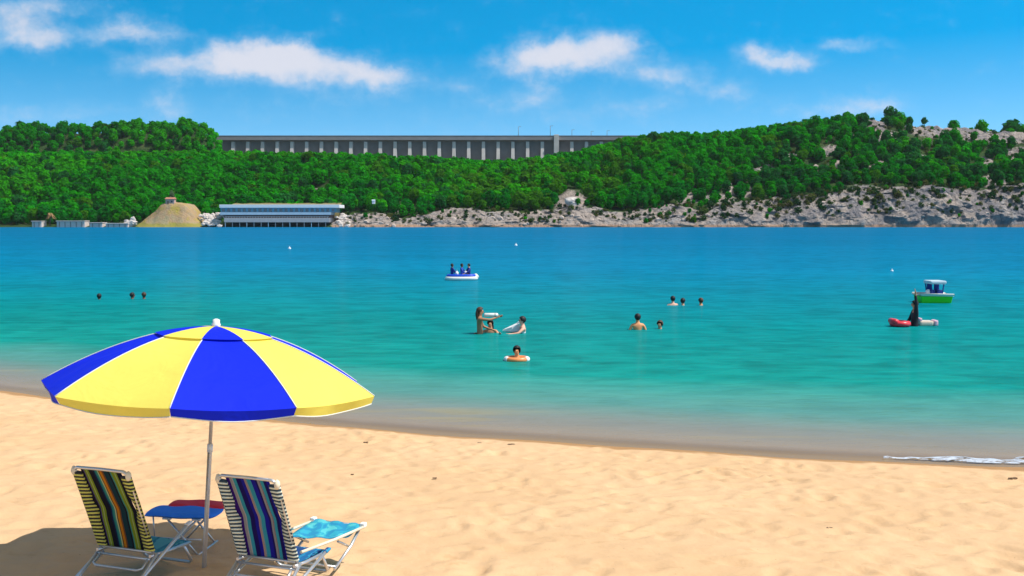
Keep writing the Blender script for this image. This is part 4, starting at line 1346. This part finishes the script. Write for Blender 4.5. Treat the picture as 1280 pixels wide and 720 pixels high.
mb = MB(); mb.tube([(-.13, -.17, .012), (-.13, .19, .012)], .008, 8); mb.tube([(.15, -.17, .012), (.15, .19, .012)], .008, 8); mb.tube([(-.24, -TD + .08, .12), (.16, -TD + .08, .12)], .008, 8)
mb.build('crossbar', alu, tb)

# ------------------------------------------------------------------ people
skin_cols = {'tan': (.56, .28, .16), 'brown': (.36, .17, .09), 'pink': (.74, .40, .29), 'dark': (.13, .06, .035), 'orange': (.74, .30, .13)}
skin_m = {k: pbr('skin_' + k, c, .55, noise=6, noise_amt=.08) for k, c in skin_cols.items()}
hair_m = pbr('black_hair', (.012, .010, .012), .6); hairb_m = pbr('brown_hair', (.07, .03, .015), .6)
def skinned(name, joints, edges, mat, parent, sub=1, root=0):
    me = bpy.data.meshes.new(name)
    me.from_pydata([j[0] for j in joints], edges, [])
    ob = bpy.data.objects.new(name + '_build', me)
    C.objects.link(ob)
    ob.modifiers.new('skin', 'SKIN')
    for i, j in enumerate(joints):
        rr = j[1] if isinstance(j[1], (tuple, list)) else (j[1], j[1])
        me.skin_vertices[0].data[i].radius = rr
        me.skin_vertices[0].data[i].use_root = (i == root)
    ss = ob.modifiers.new('sub', 'SUBSURF'); ss.levels = sub; ss.render_levels = sub
    dg = bpy.context.evaluated_depsgraph_get()
    me2 = bpy.data.meshes.new_from_object(ob.evaluated_get(dg))
    bpy.data.objects.remove(ob); bpy.data.meshes.remove(me)
    me2.name = name
    me2.materials.clear(); me2.materials.append(mat)
    me2.polygons.foreach_set('use_smooth', [True] * len(me2.polygons))
    o = bpy.data.objects.new(name, me2); C.objects.link(o); o.parent = parent
    return o
def person(label, px, py, above, rz, skin='tan', hair=hair_m, arms=None, height=1.68, cloth=None, cloth_kind='none', group=None, legs='stand', zbase=None, long_hair=False, loc=None):
    """above: metres of the standing figure that rise over the water"""
    p = on_z(px, py, WZ) if loc is None else Vector(loc)
    z0 = (WZ + above - height) if loc is None else p.z
    t_ = thing('person', label, 'person', (p.x, p.y, z0), rz, group)
    k = height / 1.70
    J = []; E = []
    def j(pos, r): J.append((Vector(pos) * k, [x * k for x in r] if isinstance(r, (tuple, list)) else r * k)); return len(J) - 1
    def e(*ids):
        for a, b in zip(ids, ids[1:]): E.append((a, b))
    seat = legs == 'sit'
    pel = j((0, 0, .92), (.15, .105)); bel = j((0, 0, 1.10), (.125, .09)); ch = j((0, 0, 1.28), (.155, .10)); nb = j((0, -.01, 1.43), .065); nk = j((0, 0, 1.49), .05)
    hd = j((0, .02, 1.58), (.078, .092)); cr = j((0, .01, 1.645), (.066, .082)); ns = j((0, .112, 1.575), .012)
    e(pel, bel, ch, nb, nk, hd, cr); e(hd, ns)
    A = arms or {}
    for sx, nm in ((-1, 'l'), (1, 'r')):
        sh = j((sx * .165, -.01, 1.385), .058)
        el_, wr_ = A.get(nm, ((sx * .25, .02, 1.12), (sx * .27, .10, .88)))
        el = j(el_, .040); wr = j(wr_, .028)
        e(ch, sh, el, wr)
        d = (Vector(wr_) - Vector(el_)).normalized()
        side = d.cross(Vector((0, 1, 0.01))).normalized()
        pm = j(Vector(wr_) + d * .065, (.034, .018)); e(wr, pm)
        for q_, (o_, ln) in enumerate(((-.028, .066), (-.010, .078), (.010, .073), (.028, .058))):
            f1 = j(Vector(wr_) + d * (.10) + side * o_, .0095); f2 = j(Vector(wr_) + d * (.10 + ln) + side * o_ + Vector((0, .015, 0)), .008)
            e(pm, f1, f2)
        th1 = j(Vector(wr_) + d * .05 + side * (-sx * .045), .011); th2 = j(Vector(wr_) + d * .09 + side * (-sx * .062), .009); e(wr, th1, th2)
    for sx in (-1, 1):
        hp_ = j((sx * .09, 0, .86), .088)
        if seat: kn = j((sx * .11, .40, .90), .060); an = j((sx * .12, .62, .60), .040); ft = j((sx * .12, .74, .60), .03)
        else: kn = j((sx * .10, .02, .48), .060); an = j((sx * .11, -.01, .09), .040); ft = j((sx * .12, .15, .03), .03)
        e(pel, hp_, kn, an, ft)
    skinned('body', J, E, skin_m[skin], t_)
    # hair cap
    mb = MB()
    bmh = bmesh.new(); bmesh.ops.create_uvsphere(bmh, u_segments=18, v_segments=12, radius=1.0)
    for f in [f for f in bmh.faces if (f.calc_center_median().z < -.15 and f.calc_center_median().y > -.2) or (f.calc_center_median().y > .45 and f.calc_center_median().z < .55)]: bmh.faces.remove(f)
    bmh.verts.index_update()
    c0 = Vector((0, .0, 1.615)) * k
    vs = [Vector((v.co.x * .095, v.co.y * .112, v.co.z * .105)) * k + c0 for v in bmh.verts]
    fs = [[v.index for v in f.verts] for f in bmh.faces]; bmh.free()
    mb.add(vs, fs, True)
    ob = mb.build('hair', hair, t_); so = ob.modifiers.new('thickness', 'SOLIDIFY'); so.thickness = .012
    if long_hair:
        MB().ball((0, -.085 * k, 1.50 * k), (.085 * k, .045 * k, .17 * k), 2, noise=.1).build('hair', hair, t_)
    # eyes
    for sx in (-1, 1): MB().ball((sx * .032 * k, .098 * k, 1.602 * k), .010 * k, 1).build('eye', hair_m, t_)
    MB().ball((0, .100 * k, 1.545 * k), (.022 * k, .010 * k, .006 * k), 1).build('mouth', pbr('lips', (.35, .10, .09), .5), t_)
    if cloth:
        if cloth_kind == 'suit':
            J2 = []; E2 = []
            def j2(pos, r): J2.append((Vector(pos) * k, [x * k for x in r] if isinstance(r, (tuple, list)) else r * k)); return len(J2) - 1
            a = j2((0, 0, .90), (.165, .12)); b = j2((0, 0, 1.10), (.14, .105)); c = j2((0, 0, 1.28), (.17, .115)); d = j2((0, -.01, 1.42), .08)
            E2 += [(a, b), (b, c), (c, d)]
            for sx, nm in ((-1, 'l'), (1, 'r')):
                sh = j2((sx * .17, -.01, 1.385), .07); el_, wr_ = A.get(nm, ((sx * .25, .02, 1.12), (sx * .27, .10, .88)))
                el = j2(el_, .052); wr = j2(wr_, .038); E2 += [(c, sh), (sh, el), (el, wr)]
            for sx in (-1, 1):
                hp_ = j2((sx * .09, 0, .86), .10)
                kn = j2((sx * .11, .40, .90), .072) if seat else j2((sx * .10, .02, .48), .072)
                E2 += [(a, hp_), (hp_, kn)]
            skinned('rash_suit', J2, E2, cloth, t_)
        elif cloth_kind == 'top':
            J2 = [(Vector((0, 0, 1.13)) * k, (.135 * k, .10 * k)), (Vector((0, 0, 1.28)) * k, (.168 * k, .113 * k)), (Vector((0, 0, 1.36)) * k, (.150 * k, .10 * k))]
            skinned('swim_top', J2, [(0, 1), (1, 2)], cloth, t_)
        elif cloth_kind == 'briefs':
            J2 = [(Vector((0, 0, 1.0)) * k, (.142 * k, .105 * k)), (Vector((0, 0, .90)) * k, (.165 * k, .12 * k)), (Vector((0, 0, .82)) * k, (.15 * k, .11 * k))]
            skinned('swim_briefs', J2, [(0, 1), (1, 2)], cloth, t_)
    return t_
black_f = pbr('black_cloth', (.012, .014, .022), .7); white_f = pbr('white_cloth', (.75, .76, .78), .7); green_f = pbr('dark_green_cloth', (.03, .08, .04), .7)
white_float = pbr('white_float_vinyl', (.72, .72, .68), .35); red_v = pbr('red_vinyl', (.75, .05, .07), .3); pink_v = pbr('pink_vinyl', (.85, .50, .60), .3); cream_v = pbr('cream_vinyl', (.78, .62, .50), .3)

# group in mid lake
person('standing woman with brown skin and arm stretched along a pale float', 600, 417, .74, R(-85), 'brown', hairb_m,
       {'r': ((.20, .26, 1.36), (.10, .48, 1.42)), 'l': ((-.22, .10, 1.14), (-.16, .30, 1.06))}, cloth=green_f, cloth_kind='briefs', long_hair=True)
person('dark haired swimmer in white top right beside the standing woman', 613, 415.5, .36, R(170), 'tan', hair_m, {'l': ((-.27, .12, 1.25), (-.34, .34, 1.33)), 'r': ((.27, .12, 1.25), (.32, .34, 1.32))}, cloth=white_f, cloth_kind='top', long_hair=True)
person('dark haired swimmer next to a white float, right of the standing woman', 653, 416, .46, R(100), 'pink', hair_m, {'l': ((-.26, .16, 1.25), (-.24, .42, 1.22)), 'r': ((.27, .05, 1.15), (.30, .25, 1.0))}, cloth=white_f, cloth_kind='top')
person('swimmer with orange shoulders nearest the beach, alone below the group', 646, 450, .32, R(175), 'orange', hair_m, {'l': ((-.34, .05, 1.30), (-.36, .26, 1.33)), 'r': ((.34, .05, 1.30), (.36, .26, 1.33))}, cloth=white_f, cloth_kind='top')
person('dark haired bather seen from behind, bare orange back above the water', 797, 412, .46, R(5), 'orange', hair_m, {'l': ((-.27, .0, 1.12), (-.25, .18, .95)), 'r': ((.27, .0, 1.12), (.29, .18, 1.0))})
person('low swimmer in dark top with only head out, right of the bare-backed bather', 825, 411, .24, R(150), 'tan', hairb_m, {'l': ((-.30, .05, 1.36), (-.36, .22, 1.38)), 'r': ((.30, .05, 1.36), (.38, .22, 1.38))}, cloth=green_f, cloth_kind='top')
person('bather with black hair and pink shoulders, leftmost of three far swimmers', 841, 381.5, .34, R(8), 'pink', hair_m, {'l': ((-.28, .0, 1.2), (-.3, .2, 1.2)), 'r': ((.28, .0, 1.2), (.3, .2, 1.2))})
person('swimmer low in the water in the middle of three far swimmers', 853.5, 381.5, .26, R(-20), 'tan', hair_m)
person('bather with brown hair set apart to the right of two far swimmers', 876, 381.5, .27, R(15), 'orange', hairb_m, {'l': ((-.28, .0, 1.3), (-.3, .2, 1.32)), 'r': ((.28, .0, 1.3), (.3, .2, 1.32))})
person('far swimmer with only a dark head showing, on its own at the left', 124, 374, .22, R(20), 'dark', hair_m)
person('far swimmer with tilted dark head, left one of a pair', 165.5, 373.5, .25, R(-50), 'dark', hair_m)
person('far swimmer with brownish dark head, right one of a pair', 180, 373.5, .26, R(40), 'dark', hairb_m)

def lathe_ring(Rr, rr, n=28, m=12, mi=0, squash=1.0, arc=2 * math.pi):
    vs = []; fs = []
    for i in range(n):
        a = arc * i / n
        for k in range(m):
            b = 2 * math.pi * k / m
            vs.append(((Rr + rr * math.cos(b)) * math.cos(a), (Rr * squash + rr * math.cos(b)) * math.sin(a), rr * math.sin(b)))
    for i in range(n):
        for k in range(m):
            fs.append((i * m + k, ((i + 1) % n) * m + k, ((i + 1) % n) * m + (k + 1) % m, i * m + (k + 1) % m))
    mb = MB(); mb.add(vs, fs, True, mi); return mb
# pale board the woman leans along
p = on_z(614, 417, WZ)
zb_ = float(at_y(614, 393.5, p.y).z)
t_ = thing('pool_noodle', 'short pale foam float held out to the right by the standing woman', 'pool float', (p.x, p.y - .05, zb_))
mb = MB(); mb.tube([(-.20, 0, 0), (-.17, 0, 0), (.17, 0, 0), (.20, 0, 0)], [.035, .055, .055, .03], 12); mb.build('float_body', white_float, t_)
mb = MB(); mb.tube([(.10, 0, 0), (.13, 0, 0)], .058, 12); mb.build('band', pbr('grey_band', (.35, .36, .36), .5), t_)
# white float beside the swimmer
p = on_z(641, 415, WZ)
t_ = thing('kickboard', 'pointed white swim float lying beside the dark haired swimmer', 'swim float', (p.x, p.y, WZ + .02), R(10))
mb = MB(); mb.add([(-.30, 0, .02), (-.05, -.14, .0), (.20, -.15, .0), (.20, .15, .0), (-.05, .14, .0), (-.28, 0, .06), (-.05, -.13, .14), (.17, -.13, .24), (.17, .13, .24), (-.05, .13, .14)],
                   [(0, 1, 6, 5), (1, 2, 7, 6), (2, 3, 8, 7), (3, 4, 9, 8), (4, 0, 5, 9), (5, 6, 9), (6, 7, 8, 9), (0, 4, 3, 2, 1)])
mb.build('float_body', white_f, t_)
MB().box((.17, 0, .26), (.05, .12, .03), bev=.01).build('grip', pbr('pale_blue_grip', (.45, .6, .75), .5), t_)
# orange/white ring of the nearest swimmer
p = on_z(646, 450.5, WZ)
t_ = thing('swim_ring', 'orange and white swim ring round the swimmer nearest the beach', 'swim ring', (p.x, p.y, WZ + .03))
lathe_ring(.235, .062, squash=.85).build('ring_body', pbr('orange_vinyl', (.80, .28, .10), .35), t_)
mb = MB()
for a in (R(200), R(340)):
    pts = [((.235) * math.cos(a + d), .2 * math.sin(a + d), 0) for d in (-.35, -.15, 0.15, .35)]
    mb.tube(pts, .0665, 12)
mb.build('ring_band', white_f, t_)

# blue inflatable raft with three people
p = on_z(577, 350, WZ)
sc_ = p.y / F
t_ = thing('inflatable_raft', 'blue and white inflatable raft carrying three people in blue', 'raft', (p.x, p.y, WZ), R(4))
rl = 38 * sc_ / 2
blue_v = pbr('blue_vinyl', (.01, .07, .55), .35)
mb = MB(); n_ = 24
pts = [(rl * .96 * math.copysign(abs(math.cos(a)) ** .7, math.cos(a)), .42 * math.copysign(abs(math.sin(a)) ** .7, math.sin(a)), .10) for a in [2 * math.pi * i / n_ for i in range(n_)]]
mb.tube(pts, .11, 12, closed=True); mb.build('tube', white_float, t_)
mb = MB(); pts2 = [(x * .93, y * .93, .24) for x, y, z in pts]; mb.tube(pts2, .085, 12, closed=True); mb.build('upper_tube', blue_v, t_)
mb = MB(); mb.box((0, 0, .08), (rl * 1.7, .6, .05), bev=.02); mb.build('raft_bottom', blue_v, t_)
mb = MB(); mb.tube([(rl * .60, -.20, .16), (rl * .95, -.1, .20), (rl * 1.05, .1, .17)], [.10, .16, .09], 10); mb.build('bow', white_float, t_)
dbl = pbr('dark_blue_cloth', (.01, .03, .22), .7); mbl = pbr('mid_blue_cloth', (.01, .06, .40), .7)
for (dx_, sk, cl_, lab, ro) in ((-.62 * rl, 'dark', dbl, 'raft passenger in dark blue seated at the left end', -70), (.02 * rl, 'dark', mbl, 'raft passenger in blue seated in the middle', -100), (.48 * rl, 'tan', dbl, 'raft passenger in blue next to the white bow of the raft', 110)):
    hgt = 1.35
    person(lab, 0, 0, 0, R(ro), sk, hair_m, {'l': ((-.25, .14, 1.15), (-.22, .36, 1.05)), 'r': ((.25, .14, 1.15), (.22, .36, 1.05))}, height=hgt, cloth=cl_, cloth_kind='suit', legs='sit',
           loc=(p.x + dx_, p.y + .02, WZ + .12 - .74 * hgt / 1.7))
for dx_, lab in ((-.30 * rl, 'small white bag on the raft between the left and middle passengers'), (.26 * rl, 'small white bag on the raft between the middle and right passengers')):
    mb = MB(); mb.ball((0, 0, .13), (.10, .10, .14), 2, noise=.12, seed=dx_); mb.tube([(-.05, 0, .24), (0, 0, .33), (.05, 0, .24)], .012, 6)
    tag(mb.build('dry_bag', white_f, loc=(p.x + dx_, p.y - .12, WZ + .22)), lab, 'bag', 'white bags on the raft', 'thing')

# right-hand group: person in black, red and pink floats, green float with canopy
pn = on_z(1143, 407.5, WZ)
top = float(at_y(1143, 380, pn.y).z) - WZ
person('swimmer in black suit raising one arm straight up between a red and a pink float', 1143, 407.5, top + .10, R(80), 'tan', hair_m,
       {'l': ((-.19, .00, 1.64), (-.17, .02, 1.90)), 'r': ((.20, .10, 1.12), (.22, .22, .95))}, cloth=black_f, cloth_kind='suit')
p = on_z(1125, 408, WZ)
t_ = thing('float_lounger', 'red and white inflatable float left of the swimmer in black', 'pool float', (p.x, p.y, WZ), R(6))
sc_ = p.y / F
l_ = 21 * sc_ / 2
mb = MB(); pts = [(l_ * .9 * math.cos(a), .24 * math.sin(a), .09) for a in [2 * math.pi * i / 20 for i in range(20)]]; mb.tube(pts, .085, 12, closed=True); mb.build('tube', red_v, t_)
mb = MB(); mb.tube([(-l_ * .85, -.16, .16), (-l_ * .85, .16, .16)], [.085, .085], 12); mb.ball((-l_ * .85, -.16, .16), .085, 2); mb.ball((-l_ * .85, .16, .16), .085, 2); mb.build('pillow', red_v, t_)
mb = MB(); mb.box((.03, -.02, .08), (l_ * 1.3, .34, .06), bev=.02); mb.build('seat_panel', white_f, t_)
p = on_z(1158, 406.5, WZ)
t_ = thing('pool_float', 'pale pink and cream air mattress right of the swimmer in black', 'pool float', (p.x, p.y, WZ), R(-3))
mb = MB(); mb.box((-.04, 0, .07), (.42, .34, .15), bev=.05); mb.build('mattress', cream_v, t_)
mb = MB(); mb.box((.24, 0, .08), (.13, .36, .18), bev=.05); mb.build('end_cushion', pink_v, t_)
mb = MB(); mb.box((-.22, 0, .18), (.11, .30, .10), bev=.04); mb.build('head_cushion', pink_v, t_)

p = on_z(1166, 378, WZ)
sc_ = p.y / F
green_v = pbr('bright_green_vinyl', (.05, .62, .015), .35)
t_ = thing('canopy_raft', 'bright green raft with white deck and small white canopy', 'raft', (p.x, p.y, WZ), 0)
hl = 40 * sc_ / 2
mb = MB()
mb.add([(-hl * .92, -.35, -.05), (hl * .92, -.35, -.05), (hl * .92, .35, -.05), (-hl * .92, .35, -.05), (-hl * .98, -.42, .27), (hl * 1.0, -.42, .27), (hl, .42, .27), (-hl * .98, .42, .27)],
       [(0, 3, 2, 1), (4, 5, 6, 7), (0, 1, 5, 4), (1, 2, 6, 5), (2, 3, 7, 6), (3, 0, 4, 7)])
ob = mb.build('hull', green_v, t_); bv = ob.modifiers.new('bev', 'BEVEL'); bv.width = .04; bv.segments = 3
mb = MB(); mb.tube([(-hl, -.42, .33), (hl * 1.0, -.42, .31), (hl * 1.0, .42, .31), (-hl, .42, .33)], .055, 10, closed=True); mb.box((0, 0, .30), (hl * 1.9, .8, .04)); mb.build('deck_tube', white_float, t_)
cz = (378 - 350.5) * sc_; c0 = (1168 - 1166) * sc_
mb = MB(); mb.box((c0, 0, cz - .06), (20 * sc_, .75, .13), bev=.05); mb.build('canopy', pblue_m, t_)
for a, b_ in ((-.26, -.28), (.24, -.28), (-.26, .28), (.24, .28)):
    MB().tube([(c0 + a * .75, b_, .3), (c0 + a, b_, cz - .1)], .025, 8).build('post', dbl, t_)
for a in (-.13, .15):
    mb = MB(); mb.box((c0 + a, .05, .42), (.20, .34, .16), bev=.03); mb.box((c0 + a, .2, .58), (.2, .07, .32), bev=.03); mb.build('seat', dbl, t_)
MB().ball((-(1166 - 1158) * sc_, -.1, .42), (.09, .09, .11), 2, noise=.1).build('cushion', white_f, t_)

# little white buoys far out
for (px, py, lab) in ((362, 311, 'tiny white buoy far out on the left half of the lake'), (645, 307, 'tiny white buoy far out near the middle of the lake'), (1115, 339, 'tiny white buoy ahead of the green canopy raft')):
    p = on_z(px, py, WZ)
    s = p.y / 120
    t_ = thing('buoy', lab, 'buoy', (p.x, p.y, WZ), 0, 'white buoys on the lake')
    mb = MB(); mb.ball((0, 0, .03 * s), (.17 * s, .17 * s, .14 * s), 2); mb.build('buoy_body', white_f, t_)
    mb = MB(); mb.tube([(0, 0, .1 * s), (0, 0, .30 * s)], [.05 * s, .03 * s], 8); mb.build('topmark', white_f, t_)
print('DONE')

# ------------------------------------------------------------------ the air
m, t, out = new_mat('haze')
t.set(out, 'Volume', t.n('ShaderNodeVolumePrincipled', ins={'Color': (.80, .88, 1.0, 1), 'Density': 0.000032}))
hz = MB().box((0, 850, 75), (5000, 2300, 200)).build('haze', m)
tag(hz, kind='stuff')
